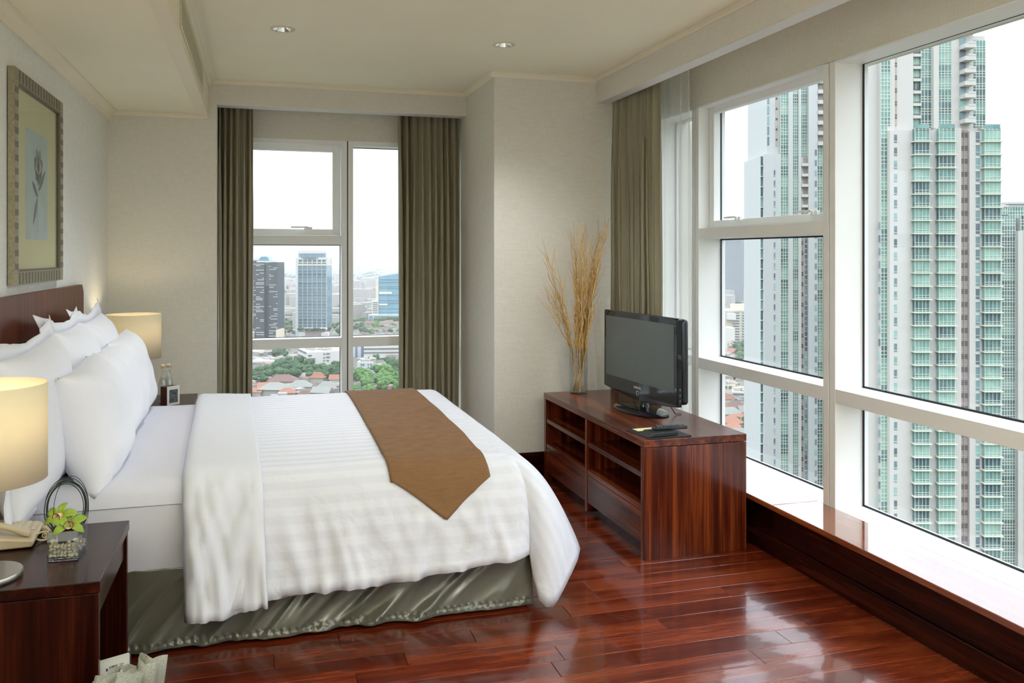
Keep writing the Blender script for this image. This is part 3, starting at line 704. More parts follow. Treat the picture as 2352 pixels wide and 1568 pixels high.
# turned-down band
def band(u, v):
    # v runs from the far hem, over the bed, to the near hem; u across the band
    s = v
    xl = -.350 + .095 * s; xr = -.050 + .082 * s; x = xl + (xr - xl) * u
    lift = .030 * min(1, (u / .10)) ** .5 - .012 * u
    if s < .12:
        t = 1 - s / .12; q = bez(Vector((x, Y1D, ztop(x, Y1D))), Vector((x, 5.52, ztop(x, Y1D) + .01)), Vector((x, 5.53, .5)), Vector((x, 5.545, .33)), t); nrm = Vector((0, math.sin(t * PI / 2), math.cos(t * PI / 2)))
    elif s < .72:
        y = Y1D + (Y0D - Y1D) * (s - .12) / .60; q = Vector((x, y, ztop(x, y))); nrm = Vector((0, 0, 1))
    else:
        t = (s - .72) / .28; hz = .142 + .03 * u + .006 * math.sin(u * 9)
        q = bez(Vector((x, Y0D, ztop(x, Y0D))), Vector((x, 3.475, ztop(x, Y0D) + .012)), Vector((x, 3.470, .47)), Vector((x, 3.415, hz)), t)
        nrm = Vector((0, -math.sin(min(1, t * 1.6) * PI / 2), math.cos(min(1, t * 1.6) * PI / 2)))
        q.y -= t * (.9 * drape_w(x * 1.9 + 3, t) + .014 * nz3(x * 16, t * 5, 1.5) + .006 * nz3(x * 40, t * 12, 5))
    q = q + nrm * (lift + .006 * nz3(x * 5, s * 9, 4))
    if u == 0: q = q - nrm * .012
    return tuple(q - DO)
obj('turned_down_band', MB().grid(band, 24, 110), M['linen'], du, smooth=True, solid=.012)
# runner ---------------------------------------------------------
ru = MB()
def runner(u, v):
    x = .512 + .418 * u + .006 * math.sin(v * 7)
    if v < .1:
        t = 1 - v / .1; q = bez(Vector((x, Y1D, ztop(x, Y1D))), Vector((x, 5.52, ztop(x, Y1D) + .01)), Vector((x, 5.52, .5)), Vector((x, 5.54, .38)), t); nr = Vector((0, math.sin(t * PI / 2), math.cos(t * PI / 2)))
    elif v < .74:
        y = Y1D + (Y0D - Y1D) * (v - .1) / .64; q = Vector((x, y, ztop(x, y))); nr = Vector((0, 0, 1))
    else:
        t = (v - .74) / .26; tip = abs(u - .52) / .5; lim = 1.0 - .44 * min(1, tip)
        tt = t * .70 * lim
        q = bez(Vector((x, Y0D, ztop(x, Y0D))), Vector((x, 3.475, ztop(x, Y0D) + .012)), Vector((x, 3.475, .47)), Vector((x, 3.425, hem_near(x))), tt)
        nr = Vector((0, -math.sin(min(1, tt * 1.6) * PI / 2), math.cos(min(1, tt * 1.6) * PI / 2)))
        w_ = max(0, tt - .35) / .65
        q.y -= w_ * drape_w(x, tt)
    q = q + nr * (.013 + .0022 * nz3(x * 7, v * 16, 2))
    return (q.x - .72, q.y - 4.5, q.z - .66)
o = obj('bed_runner', ru.grid(runner, 32, 90), M['runner'], smooth=True, solid=.003, loc=(.72, 4.5, .66))
tag(o, 'brown cloth bed runner with a pointed end hanging over the side', 'bed runner')

# pillows --------------------------------------------------------
def pillow_mb(w, h, t, seed, ear=.075, n_=40):
    mb = MB(); rr = random.Random(seed * 7); cr_ = [(rr.uniform(-.9, .9), rr.choice((-1, 1)), rr.uniform(.2, .9), rr.uniform(-.5, .5)) for _ in range(5)]
    for sg in (1, -1):
        def fn(a, b_, sg=sg):
            u = 2 * a - 1; v = 2 * b_ - 1
            u = math.copysign(abs(u) ** .85, u); v = math.copysign(abs(v) ** .85, v)
            x = w / 2 * u * (1 - ear * (1 - v * v)); y = h / 2 * v * (1 - ear * (1 - u * u))
            e = (1 - u ** 4) * (1 - v ** 4); z = sg * t / 2 * e ** .55
            edge = (1 - min(1, e * 1.4))
            z += sg * .010 * nz3(u * 2.2 + seed, v * 2.2, sg) * (e > .02) * min(1, e * 3) + .010 * edge * nz3(u * 5, v * 5, seed) * (0 < e)
            for (cu_, sv, ln_, sl) in cr_:                     # short gathers running in from the seams
                dd = abs(u - cu_ - sl * (1 - sv * v)) * 9; dv = (1 - sv * v) / ln_
                if dd < 1 and dv < 1: z -= sg * .012 * (1 - dd) ** 2 * (1 - dv) * min(1, e * 4)
            return (x, y, z)
        mb.grid(fn, n_, n_)
    return mb
def flange_mb(w, h, f, seed):
    """flat hem border of an oxford pillowcase, slightly wavy and flicked out at the corners"""
    mb = MB(); n_ = 64; ring = []
    def per(s):
        s = (s % 1) * 4; k = int(s); q = s - k; p = [(-1, -1), (1, -1), (1, 1), (-1, 1)]
        a, b_ = p[k % 4], p[(k + 1) % 4]; return (a[0] + (b_[0] - a[0]) * q, a[1] + (b_[1] - a[1]) * q)
    vs = []
    for i in range(n_):
        u, v = per(i / n_); ear = .075
        x = w / 2 * u * (1 - ear * (1 - v * v)); y = h / 2 * v * (1 - ear * (1 - u * u)); c_ = (abs(u) * abs(v)) ** 3
        vs.append((x * .985, y * .985, 0))
        k = f * (.70 + .75 * (abs(u) * abs(v)) ** 1.6)
        vs.append((x + k * u * abs(u) ** 2, y + k * v * abs(v) ** 2 + .012 * nz3(u * 4, v * 2, seed + 3), .024 * nz3(u * 4, v * 4, seed) - .035 * c_ * (.6 + .8 * nz3(u, v, seed))))
    mb.add(vs, [(2 * i, 2 * i + 1, (2 * i + 3) % (2 * n_), (2 * i + 2) % (2 * n_)) for i in range(n_)]); return mb
def place_pillow(yc, xb, zb, w, h, t, lean, seed, label, group, flange=0, tilt=0, yaw=0):
    e = thing('pillow', label, 'pillow', (xb, yc, zb), 0, group)
    a = R_(lean); mt = Matrix(((0, -math.sin(a), math.cos(a)), (1, 0, 0), (0, math.cos(a), math.sin(a)))).to_4x4()
    mt = Matrix.Rotation(R_(yaw), 4, 'Z') @ mt @ Matrix.Rotation(R_(tilt), 4, 'Z') @ Matrix.Translation((0, h / 2, 0))
    obj('cushion', pillow_mb(w, h, t, seed).xf(mt), M['pillow_linen_lit'], e, smooth=True, weld=3e-4)
    if flange: obj('flange', flange_mb(w, h, flange, seed).xf(mt), M['pillow_linen_lit'], e, smooth=True, solid=.003)
BK = 'white pillows standing against the headboard'; FR = 'white pillows leaning in the front row'
place_pillow(3.67, -.785, .590, .84, .57, .22, 5, 1, 'white back row pillow nearest the lamp with phone', BK, .05, 1.5)
place_pillow(4.46, -.800, .610, .74, .56, .23, 7, 2, 'white back row pillow in the middle of the headboard', BK, .055, -1)
place_pillow(5.11, -.800, .610, .70, .56, .23, 7, 3, 'white back row pillow at the far end by the wall lamp', BK, .055, 1)
place_pillow(3.91, -.585, .595, .74, .475, .24, 15, 4, 'white front row pillow nearest the orchid, side seam showing', FR, 0, 1)
place_pillow(4.56, -.605, .620, .72, .45, .23, 16, 5, 'white front row pillow in the middle, overlapped by its neighbours', FR, 0, 0)
place_pillow(5.08, -.615, .620, .70, .46, .22, 14, 6, 'white front row pillow at the far side, corner pointing up', FR, 0, 1.5)

# ================================================================== NIGHTSTANDS
def nightstand(y0, y1, x1, label):
    t = thing('nightstand', label, 'nightstand', (-.70, (y0 + y1) / 2, 0)); ox, oy = -.70, (y0 + y1) / 2
    def bxs(*a): return MB().box(a[0] - ox, a[1] - ox, a[2] - oy, a[3] - oy, a[4], a[5])
    obj('top', bxs(LX + .016, x1, y0, y1, .532, .565), M['dark_y'], t, bevel=.002)
    obj('side_panel', bxs(LX + .016, x1 - .004, y0 + .002, y0 + .032, 0, .530), M['dark_z'], t, bevel=.002)
    obj('side_panel', bxs(LX + .016, x1 - .004, y1 - .032, y1 - .002, 0, .530), M['dark_z'], t, bevel=.002)
    obj('back_panel', bxs(LX + .018, LX + .03, y0 + .032, y1 - .032, .03, .530), M['dark_z'], t)
    obj('drawer', bxs(LX + .06, x1 - .012, y0 + .034, y1 - .034, .448, .526), M['dark_y'], t, bevel=.002)
    obj('shelf', bxs(LX + .03, x1 - .02, y0 + .032, y1 - .032, .06, .085), M['dark_y'], t, bevel=.002)
    return t
nightstand(2.713, 3.309, -.434, 'dark wood nightstand in the near corner holding the phone')
nightstand(5.615, 6.21, -.389, 'dark wood nightstand beyond the bed, by the far wall')

def lamp(x, y, label, watts):
    t = thing('table_lamp', label, 'lamp', (x, y, .565), group='bedside lamps with drum shades')
    obj('base', MB().lathe([(.0, 0), (.098, 0), (.100, .003), (.100, .017), (.098, .020), (.0, .021)], 48), M['steel'], t, smooth=True, auto=40)
    obj('pole', MB().lathe([(.009, .02), (.009, .40)], 16), M['steel'], t, smooth=True, auto=40)
    obj('bulb', MB().ball((0, 0, .43), .030, 2), M['bulb'], t, smooth=True)
    obj('bulb_socket', MB().lathe([(.016, .37), (.018, .405)], 16), M['steel'], t, smooth=True, auto=40)
    obj('shade', MB().lathe([(.162, .283), (.162, .561)], 64, cap=False), M['shade'], t, smooth=True, solid=.002)
    mb = MB()
    for a in (0, 120, 240): mb.tube([(0, 0, .36), (.161 * math.cos(R_(a)), .161 * math.sin(R_(a)), .36)], .0016, 5)
    obj('shade_spider', mb, M['steel'], t)
    l = bpy.data.lights.new('bedside_bulb', 'POINT'); l.energy = watts; l.color = (1, .86, .64); l.shadow_soft_size = .03
    o = link('bedside_bulb', l, t, loc=(0, 0, .475))
lamp(-.757, 2.822, 'cream drum shade lamp cut by the near left edge', 1.0)
lamp(-.752, 5.92, 'cream drum shade lamp beyond the pillows', 1.0)

# bottles and box on the far stand
def bottle(x, y, label):
    t = thing('bottle', label, 'bottle', (x, y, .565), group='glass bottles on the far nightstand')
    obj('glass_body', MB().lathe([(.0, .002), (.028, 0), (.031, .006), (.031, .095), (.028, .118), (.018, .152), (.0125, .170), (.0125, .188), (.0145, .19), (.0145, .214), (.012, .218)], 28), M['clear'], t, smooth=True, auto=50)
    obj('water', MB().lathe([(.0, .005), (.028, .006), (.028, .095), (.025, .117), (.015, .150), (.0, .151)], 24), glassmat('still_water', (.90, .94, .93), 0.08), t, smooth=True)
    obj('cap', MB().lathe([(.0135, .213), (.015, .215), (.015, .232), (.013, .235), (.0, .236)], 24), M['capsule'], t, smooth=True, auto=40)
bottle(-.580, 5.93, 'clear glass bottle left of its pair, behind the card box')
bottle(-.548, 5.965, 'clear glass bottle right of its pair, set further back')
t = thing('card_box', 'small maroon box with white framed picture front', 'box', (-.528, 5.80, .565), R_(45))
obj('box_body', MB().box(-.045, .045, -.03, .03, 0, .115), M['boxred'], t, bevel=.001)
fr = obj('front_card', MB().box(-.047, .047, -.0345, -.0305, 0, .118), M['boxwhite'], t)
obj('photo_print', MB().box(-.032, .032, -.0352, -.0345, .014, .096), M['photo'], fr)

# telephone
t = thing('telephone', 'cream desk telephone with coiled cord beside the lamp', 'telephone', (-.806, 3.175, .565), R_(-86))
mb = MB().prism([(-.11, .003), (.108, .003), (.114, .016), (.108, .026), (-.11, .058)], -.105, .105, axis=0)
obj('base', mb, M['phone'], t, bevel=.006, seg=3, auto=40)
bmn = MB().box(-.0060, .0060, -.0050, .0050, 0, .004).mesh('button', M['phone_btn'])
slope = .032 / .218
for i in range(5):
    for j in range(6):
        y = .092 - j * .019; zz = .026 + (.108 - y) * slope
        link('button', bmn, t, loc=(-.090 + i * .019, y, zz - .0005), rot=(-math.atan(slope), 0, 0))
obj('keypad_plate', MB().prism([(-.03, .0465), (.104, .0268), (.104, .0276), (-.03, .0473)], -.101, -.004, axis=0), M['phone'], t)
hp = [(-.105, .085), (-.085, .095), (-.05, .096), (.0, .083), (.05, .066), (.085, .052), (.100, .046)]
def hw_(y): return .021 if abs(y) > .055 else .0165
hsm = MB()
vs = []; n_ = 12
for k, (y, zt) in enumerate(hp):
    th = (.034, .040, .026, .017, .017, .024, .018)[k]; w_ = (.018, .024, .021, .017, .018, .023, .019)[k]
    for q in range(n_):
        a = 2 * PI * q / n_; vs.append((.062 + w_ * math.copysign(abs(math.cos(a)) ** .6, math.cos(a)), y, zt - th / 2 + th / 2 * math.copysign(abs(math.sin(a)) ** .6, math.sin(a))))
m_ = len(hp)
hsm.add(vs, [(k * n_ + q, k * n_ + (q + 1) % n_, (k + 1) * n_ + (q + 1) % n_, (k + 1) * n_ + q) for k in range(m_ - 1) for q in range(n_)] + [tuple(range(n_))[::-1], tuple(range((m_ - 1) * n_, m_ * n_))])
hs = obj('handset', hsm, M['phone'], t, smooth=True, subsurf=1)
mb = MB()
for k in range(4): mb.box(.0855, .0872, -.088 + k * .007, -.0855 + k * .007, .058, .078)
obj('speaker_slots', mb, M['dark_slot'], hs)
obj('cord_loop', MB().tube([Vector((.050 + .004 * math.cos(a), .112 + .020 + .020 * math.sin(a - 1.2), .020 + .014 * math.cos(a - 1.2))) for a in [R_(d_) for d_ in range(0, 330, 22)]], .0034, 6), M['phone'], t, smooth=True)
pts = []
for k in range(120):
    s_ = k / 119; a = s_ * 2 * PI * 15; c_ = Vector((.02 - .12 * s_, .130 + .012 * math.sin(s_ * PI * 2), .011)); pts.append(c_ + Vector((0, .008 * math.cos(a), .008 * math.sin(a))))
obj('coiled_cord', MB().tube(pts, .0022, 5), M['phone'], t, smooth=True)

# orchid in the square glass
ox, oy = -.567, 2.972
t = thing('orchid_vase', 'square glass vase of pebbles with two green orchids', 'flower vase', (ox, oy, .565), R_(-3))
hw, hh, wl = .0445, .092, .0042
mb = MB(); mb.box(-hw, hw, -hw * 1.25, hw * 1.25, .0, .012)
mb.box(-hw, -hw + wl, -hw * 1.25, hw * 1.25, .012, hh).box(hw - wl, hw, -hw * 1.25, hw * 1.25, .012, hh).box(-hw + wl, hw - wl, -hw * 1.25, -hw * 1.25 + wl, .012, hh).box(-hw + wl, hw - wl, hw * 1.25 - wl, hw * 1.25, .012, hh)
bmx = MB(); iw = hw - wl; il = hw * 1.25 - wl
o4 = [(-hw, -hw * 1.25), (hw, -hw * 1.25), (hw, hw * 1.25), (-hw, hw * 1.25)]; i4 = [(-iw, -il), (iw, -il), (iw, il), (-iw, il)]
vs = [(*p, 0) for p in o4] + [(*p, hh) for p in o4] + [(*p, hh) for p in i4] + [(*p, .012) for p in i4]
fs = [(3, 2, 1, 0)] + [(k, (k + 1) % 4, 4 + (k + 1) % 4, 4 + k) for k in range(4)] + [(4 + k, 4 + (k + 1) % 4, 8 + (k + 1) % 4, 8 + k) for k in range(4)] + [(8 + k, 8 + (k + 1) % 4, 12 + (k + 1) % 4, 12 + k) for k in range(4)] + [(12, 13, 14, 15)]
obj('glass_cube', bmx.add(vs, fs), glassmat('thick_glass', (.93, .95, .945), .40), t, bevel=.0016)
obj('glass_base', MB().box(-iw, iw, -il, il, .001, .0115), mat('solid_glass', (.96, .98, .98, 1), 0.02, trans=1.0, ior=1.5), t, bevel=.002)
mb = MB(); pr_ = random.Random(3)
sp_ = .0108
for a in range(8):
    for b_ in range(10):
        for c_ in range(5):
            x = -iw + .0055 + a * sp_ * .94 + pr_.uniform(-.0014, .0014); y = -il + .0055 + b_ * sp_ * .95 + pr_.uniform(-.0014, .0014); z = .0175 + c_ * .0094 + pr_.uniform(-.0012, .0012)
            if abs(x) > iw - .0045 or abs(y) > il - .0045 or (c_ == 4 and pr_.random() < .5): continue
            if abs(x) < .020 and abs(y) < .026 and c_ > 1: continue
            mb.ball((x, y, z), pr_.uniform(.0064, .0078), 2, sc=(1, .82, .74), rot=Matrix.Rotation(pr_.uniform(0, 6), 3, 'X') @ Matrix.Rotation(pr_.uniform(0, 6), 3, 'Y'))
for k in range(9): mb.ball((pr_.uniform(-.018, .03), pr_.uniform(-.03, .01), pr_.uniform(.090, .097)), .0055, 1, sc=(1, .75, .8))
obj('pebbles', mb, M['pebble'], t, smooth=True, kind='stuff')
obj('foam_block', MB().box(-.022, .026, -.027, .034, .030, .0895), M['pot_black'], t, bevel=.004)
def orchid(c, yaw, sc, parent):
    """five green petals around a tubular lip"""
    fo = link('orchid_flower', None, parent, loc=c, rot=(R_(52), 0, R_(yaw)))
    def petal(a, ln, wd):
        def fn(u, v):
            s = v; w_ = wd * math.sin(PI * (.08 + .92 * s)) ** .75 * (2 * u - 1); r_ = .005 + ln * s
            x, y = r_ * math.cos(a) - w_ * math.sin(a), r_ * math.sin(a) + w_ * math.cos(a)
            return (x * sc, y * sc, (.010 * math.sin(s * 2.4) - .012 * s * s + .18 * abs(w_)) * sc)
        obj('petal', MB().grid(fn, 6, 10), M['petal'], fo, smooth=True, solid=.0008)
    for a, ln, wd in ((90, .034, .010), (18, .040, .0115), (162, .040, .0115), (215, .038, .010), (-35, .038, .010)): petal(R_(a), ln, wd)
    obj('lip', MB().lathe([(.004, -.012), (.0085, -.003), (.0098, .006), (.0105, .013), (.0095, .014), (.008, .006), (.0, .0)], 16, cap=False).xf(Matrix.Rotation(R_(35), 4, 'X') @ Matrix.Scale(sc, 4)), M['lip'], fo, smooth=True)
    obj('lip_edge', MB().lathe([(.0103, .0128), (.0112, .0146), (.0098, .0146), (.0094, .0128)], 16, cap=False).xf(Matrix.Rotation(R_(35), 4, 'X') @ Matrix.Scale(sc, 4)), M['maroon'], fo, smooth=True)
orchid((-.014, -.030, .132), -25, 1.22, t); orchid((.014, -.046, .112), 12, 1.22, t)
mb = MB()
def arch(x0, y0, x1, y1, rx, top, r_, cx0=-.006):
    rz_ = (top - .150); pts = [(x0, y0, .05), (x0 * 1.02 - .003, y0, .09)]
    for k in range(29):
        a = R_(208 - 236 * k / 28); pts.append((cx0 + rx * math.cos(a), y0 + (y1 - y0) * k / 28, .150 + rz_ * math.sin(a)))
    pts += [(x1 * 1.02 + .002, y1, .09), (x1, y1, .06)]
    mb.tube(pts, [r_ * .8] + [r_] * (len(pts) - 2) + [r_ * .7], 5)
for (a, b_, c_, d_, e, t_, r_) in ((-.034, -.02, .030, .030, .056, .232, .0016), (-.031, -.015, .034, .034, .052, .226, .0014), (-.028, -.022, .026, .02, .048, .224, .0014), (-.036, -.012, .036, .036, .058, .240, .0011), (-.012, -.03, .038, .034, .044, .246, .0010), (-.033, -.005, .024, .03, .050, .229, .0013)): arch(a, b_, c_, d_, e, t_, r_, -.006 if e > .045 else .010)
obj('grass_blades', mb, M['blade'], t, smooth=True)

# newspapers, rack and magazine at the foot of the near stand
t = thing('newspaper_rack', 'black wire newspaper rack on the floor, at lower left', 'rack', (-.42, 2.43, 0))
mb = MB()
for sx in (-.15, .13):
    mb.tube([(sx, -.13, 0), (sx, -.10, .30), (sx * .9, -.02, .385), (sx, .10, .30), (sx, .13, 0)], .004, 8)
for y in (-.13, .13): mb.tube([(-.15, y, .01), (.13, y, .01)], .004, 8)
obj('wire_frame', mb, M['wire'], t, smooth=True)
obj('handle', MB().tube([(-.16, -.05, .30), (-.135, -.02, .405), (-.11, .0, .41), (-.06, .03, .33)], .003, 8), M['wire'], t, smooth=True)
obj('sling', MB().grid(lambda u, v: (-.14 + .26 * u, -.10 + .20 * v, .30 - .24 * math.sin(PI * v)), 6, 14), M['leather'], t, smooth=True, solid=.003)
NG = 'folded newspapers in the wire rack'
def newspaper(x0_, y0_, z, ang, seed, label, wd=.06, hgt=.36):
    rr = random.Random(seed); mb = MB(); bend = rr.uniform(.010, .022) * rr.choice((-1, 1)); ph = rr.uniform(0, 3)
    # sheets folded once over each other, fold upwards at one side, gently bowed in plan
    for k in range(6):
        w_ = wd * (1 - .05 * k + rr.uniform(-.04, .04)); th = .016 * (1 - k / 6.5) + .0012; top = hgt + rr.uniform(-.012, .008); n_ = 26; prof = []
        for q in range(n_ + 1):
            s_ = q / n_ * 2 - 1; a = abs(s_); x = -w_ / 2 + w_ * a ** .9; y = math.copysign(th * min(1, (a * 5)) ** .5 * (1 + .35 * a), s_) + bend * math.sin(PI * (x / wd + .5) * 1.3 + ph); prof.append((x, y))
        vs = []
        for (zz, sc_) in ((0, .92), (top * .5, .96), (top * .9, 1.0), (top, 1.05)):
            for p in prof: vs.append((p[0] * sc_ + .06 * zz, p[1] * sc_ + .012 * math.sin(zz * 9 + seed), zz + (.012 * math.sin(p[0] * 60 + k) if zz == top else 0)))
        m_ = n_ + 1
        mb.add(vs, [(r_ * m_ + i, r_ * m_ + i + 1, (r_ + 1) * m_ + i + 1, (r_ + 1) * m_ + i) for r_ in range(3) for i in range(n_)])
    o = obj('newspaper', mb, M['newsprint'], smooth=True, solid=.0007, loc=(x0_, y0_, z), rot=(R_(rr.uniform(-6, 3)), R_(rr.uniform(2, 8)), R_(ang)))
    return tag(o, label, 'newspaper', NG)
newspaper(-.455, 2.41, .062, 20, 1, 'leftmost folded newspaper in the rack, edge on', .060, .325)
newspaper(-.425, 2.47, .062, 5, 2, 'second folded newspaper from the left in the rack', .062, .335)
newspaper(-.385, 2.42, .062, -15, 3, 'rolled newspaper in front of the upright magazine', .056, .345)
newspaper(-.355, 2.47, .062, 25, 4, 'tightly curled newspaper low in the rack', .052, .330)
newspaper(-.318, 2.50, .062, -30, 5, 'open curled newspaper at the right end of the rack', .070, .350)
t = thing('magazine', 'white magazine with a small barcode standing behind the newspapers', 'magazine', (-.425, 2.775, 0), R_(24))
obj('pages', MB().box(-.10, .062, -.006, .006, 0, .312), M['magwhite'], t)
obj('spine', MB().box(.062, .066, -.0065, .0065, 0, .312), M['ink'], t)
mb = MB(); rr = random.Random(2); x = .005
while x < .028:
    w_ = rr.choice((.0008, .0014, .002)); mb.box(x, x + w_, -.0064, -.006, .272, .292); x += w_ + rr.choice((.0008, .0014))
mb.box(-.004, .001, -.0064, -.006, .276, .288)
for k in range(4): mb.box(.034, .045, -.0064, -.006, .274 + k * .005, .2755 + k * .005)
obj('barcode', mb, M['ink'], t)

# ================================================================== TV CONSOLE
t = thing('tv_console', 'low mahogany television console with open shelves and drawers', 'console', (2.10, 4.663, 0)); ox, oy = 2.10, 4.663
def cb(*a): return MB().box(a[0] - ox, a[1] - ox, a[2] - oy, a[3] - oy, a[4], a[5])
X0, X1, Y0, Y1 = 1.815, 2.385, 3.890, 5.436
obj('top', cb(X0, X1, Y0, Y1, .5535, .59), M['wood_y'], t, bevel=.0015)
obj('side_panel', cb(X0 + .002, X1, Y0 + .001, Y0 + .040, 0, .5505), M['wood_z'], t, bevel=.0015)
obj('side_panel', cb(X0 + .002, X1, Y1 - .040, Y1 - .001, 0, .5505), M['wood_z'], t, bevel=.0015)
obj('divider', cb(X0 + .003, X1 - .02, 4.660, 4.692, .02, .5505), M['wood_z'], t, bevel=.001)
obj('back_panel', cb(X1 - .02, X1 - .004, Y0 + .04, Y1 - .04, .05, .5505), M['dark_y'], t)
obj('plinth', cb(X0 + .045, X1 - .03, Y0 + .04, Y1 - .04, 0, .072), M['dark_y'], t)
for (a, b_) in ((Y0 + .040, 4.660), (4.692, Y1 - .040)):
    obj('shelf', cb(X0 + .006, X1 - .02, a, b_, .398, .424), M['wood_y'], t, bevel=.001)
    obj('shelf', cb(X0 + .005, X1 - .02, a, b_, .236, .262), M['wood_y'], t, bevel=.001)
    obj('drawer', cb(X0 + .005, X1 - .05, a + .003, b_ - .003, .076, .232), M['wood_y'], t, bevel=.0012)

# television
t = thing('television', 'black flat screen television on an oval stand', 'television', (2.145, 4.64, .59), R_(3.5))
HWt = .446
# local: x towards the back (+X), y along the width, z up
outline = [(-HWt, .092), (-HWt + .004, .560), (-HWt + .014, .568), (HWt - .014, .568), (HWt - .004, .560), (HWt, .092)]
low = []
for k in range(17):
    s = k / 16; y = HWt - 2 * HWt * s; low.append((y, .092 - .030 * math.sin(PI * s)))
poly = [(-HWt, .10)] + outline[1:5] + [(HWt, .10)] + low
poly = outline[1:5] + low
obj('bezel', MB().prism(poly, -.020, .010, axis=0), M['tv_black'], t, bevel=.005, seg=3, auto=40)
obj('screen', MB().prism([(-.412, .166), (.412, .166), (.412, .532), (-.412, .532)], -.0215, -.019, axis=0), M['screen'], t)
bk = [(-HWt + .004, .10), (-HWt + .006, .562), (HWt - .006, .562), (HWt - .004, .10)]
mb = MB().prism(bk, .010, .058, axis=0).prism([(-.30, .14), (-.28, .48), (.28, .48), (.30, .14)], .058, .095, axis=0)
obj('back_shell', mb, M['tv_side'], t, bevel=.022, seg=3, auto=40)
obj('neck', MB().lathe([(.036, .018), (.030, .03), (.030, .085)], 24).xf(Matrix.Translation((.02, 0, 0))), M['tv_black'], t, smooth=True, auto=40)
obj('stand', MB().lathe([(.0, 0), (.245, 0), (.250, .006), (.235, .013), (.12, .021), (.0, .024)], 64).xf(Matrix.Scale(.50, 4, (1, 0, 0))), M['tv_black'], t, smooth=True, auto=50)
mb = MB().lathe([(.012, 0), (.0145, 0), (.0145, .0015), (.012, .0015)], 28, cap=False).xf(Matrix.Translation((-.0205, 0, .103)) @ Matrix.Rotation(R_(-90), 4, 'Y') @ Matrix.Scale(1.0, 4))
obj('power_ring', mb, M['silver_print'], t, smooth=True)
cu = bpy.data.curves.new('lettering', 'FONT'); cu.body = 'SAMSUNG'; cu.size = .020; cu.align_x = 'CENTER'; cu.extrude = .0003; cu.materials.append(M['silver_print'])
lo = link('lettering', cu, t, loc=(-.0208, 0, .128), rot=(R_(90), 0, R_(-90)))
lm = bpy.data.meshes.new_from_object(lo.evaluated_get(bpy.context.evaluated_depsgraph_get())); bpy.data.objects.remove(lo)
lo = link('lettering', lm, t, loc=(-.0208, 0, .128), rot=(R_(90), 0, R_(-90)))
mb = MB()
for k in range(3): mb.box(-.006, .0, -HWt - .0012, -HWt + .002, .12 + k * .03, .132 + k * .03)
obj('side_buttons', mb, M['button'], t)
obj('power_cable', MB().tube([(.06, -.15, .14), (.09, -.17, .06), (.12, -.19, .006), (.17, -.17, .004)], .003, 6), M['leather'], t, smooth=True)

# vase of twigs
VX, VY = 2.022, 5.335
t = thing('glass_vase', 'tall clear glass cylinder vase at the far end of the console', 'vase', (VX, VY, .59))
obj('glass_wall', MB().lathe([(.0, 0), (.058, 0), (.059, .003), (.059, .296), (.0565, .296), (.0565, .014), (.0, .012)], 48), M['clear'], t, smooth=True, auto=50)
TG = 'dry twigs standing in the glass vase'
tr_ = random.Random(21)
def twig(k):
    # foot inside the vase, then fanning out; tip spread measured in the room
    a0 = tr_.uniform(0, 2 * PI); r0 = tr_.uniform(.004, .040); foot = Vector((r0 * math.cos(a0), r0 * math.sin(a0), .018))
    if k < 11: tip = Vector((tr_.uniform(-.26, -.14), tr_.uniform(-.03, .10), tr_.uniform(.60, 1.00)))
    else:
        h = tr_.uniform(.60, 1.16); sp = (h - .25) / .9; tip = Vector((tr_.uniform(-.06, .24) * sp + .01, tr_.uniform(-.10, .09) * sp, h))
    neck = Vector((max(-.046, min(.046, tip.x * .42 + tr_.uniform(-.016, .016))), max(-.044, min(.044, tip.y * .45 + tr_.uniform(-.014, .014))), .29))
    foot = Vector((-neck.x * .3, -neck.y * .3, .018)) + Vector((tr_.uniform(-.024, .024), tr_.uniform(-.024, .024), 0))
    pts = [foot]; n1, n2 = 4, 12
    for i in range(1, n1 + 1): pts.append(foot.lerp(neck, i / n1) + Vector((tr_.uniform(-.003, .003), tr_.uniform(-.003, .003), 0)))
    d0 = (neck - foot).normalized()
    for i in range(1, n2 + 1):
        s = i / n2; q = neck.lerp(tip, s) + Vector((.03 * math.sin(s * PI) * (-1 if tip.x > 0 else 1) * .5, 0, 0))
        q += Vector((tr_.uniform(-1, 1), tr_.uniform(-1, 1), tr_.uniform(-.4, .4))) * .010 * (1 - .3 * s); pts.append(q)
    pts[n1] = neck
    m_ = len(pts); R0 = tr_.uniform(.0034, .0054)
    mb = MB().tube(pts, [R0 * (1 - .72 * i / (m_ - 1)) for i in range(m_)], 5)
    for i in range(tr_.randint(3, 6)):
        j = tr_.randint(n1 + 3, m_ - 2); b0 = pts[j]; dr = (pts[min(j + 2, m_ - 1)] - pts[j - 1]).normalized(); off = Vector((tr_.uniform(-1, 1), tr_.uniform(-1, 1), tr_.uniform(.0, .5))).normalized()
        l_ = tr_.uniform(.06, .16); br = [b0]
        for q in range(1, 5): br.append(b0 + (dr * (.9) + off * .42) * l_ * q / 4 + Vector((tr_.uniform(-1, 1), tr_.uniform(-1, 1), tr_.uniform(-1, 1))) * .004)
        mb.tube(br, [.0020, .0017, .0014, .0011, .0008], 4)
    o = obj('dry_twig', mb, M['twig'], loc=(VX, VY, .59), smooth=True)
    tag(o, 'thin straw coloured dry twig fanning out of the glass vase', 'twig', TG)
for k in range(66): twig(k)

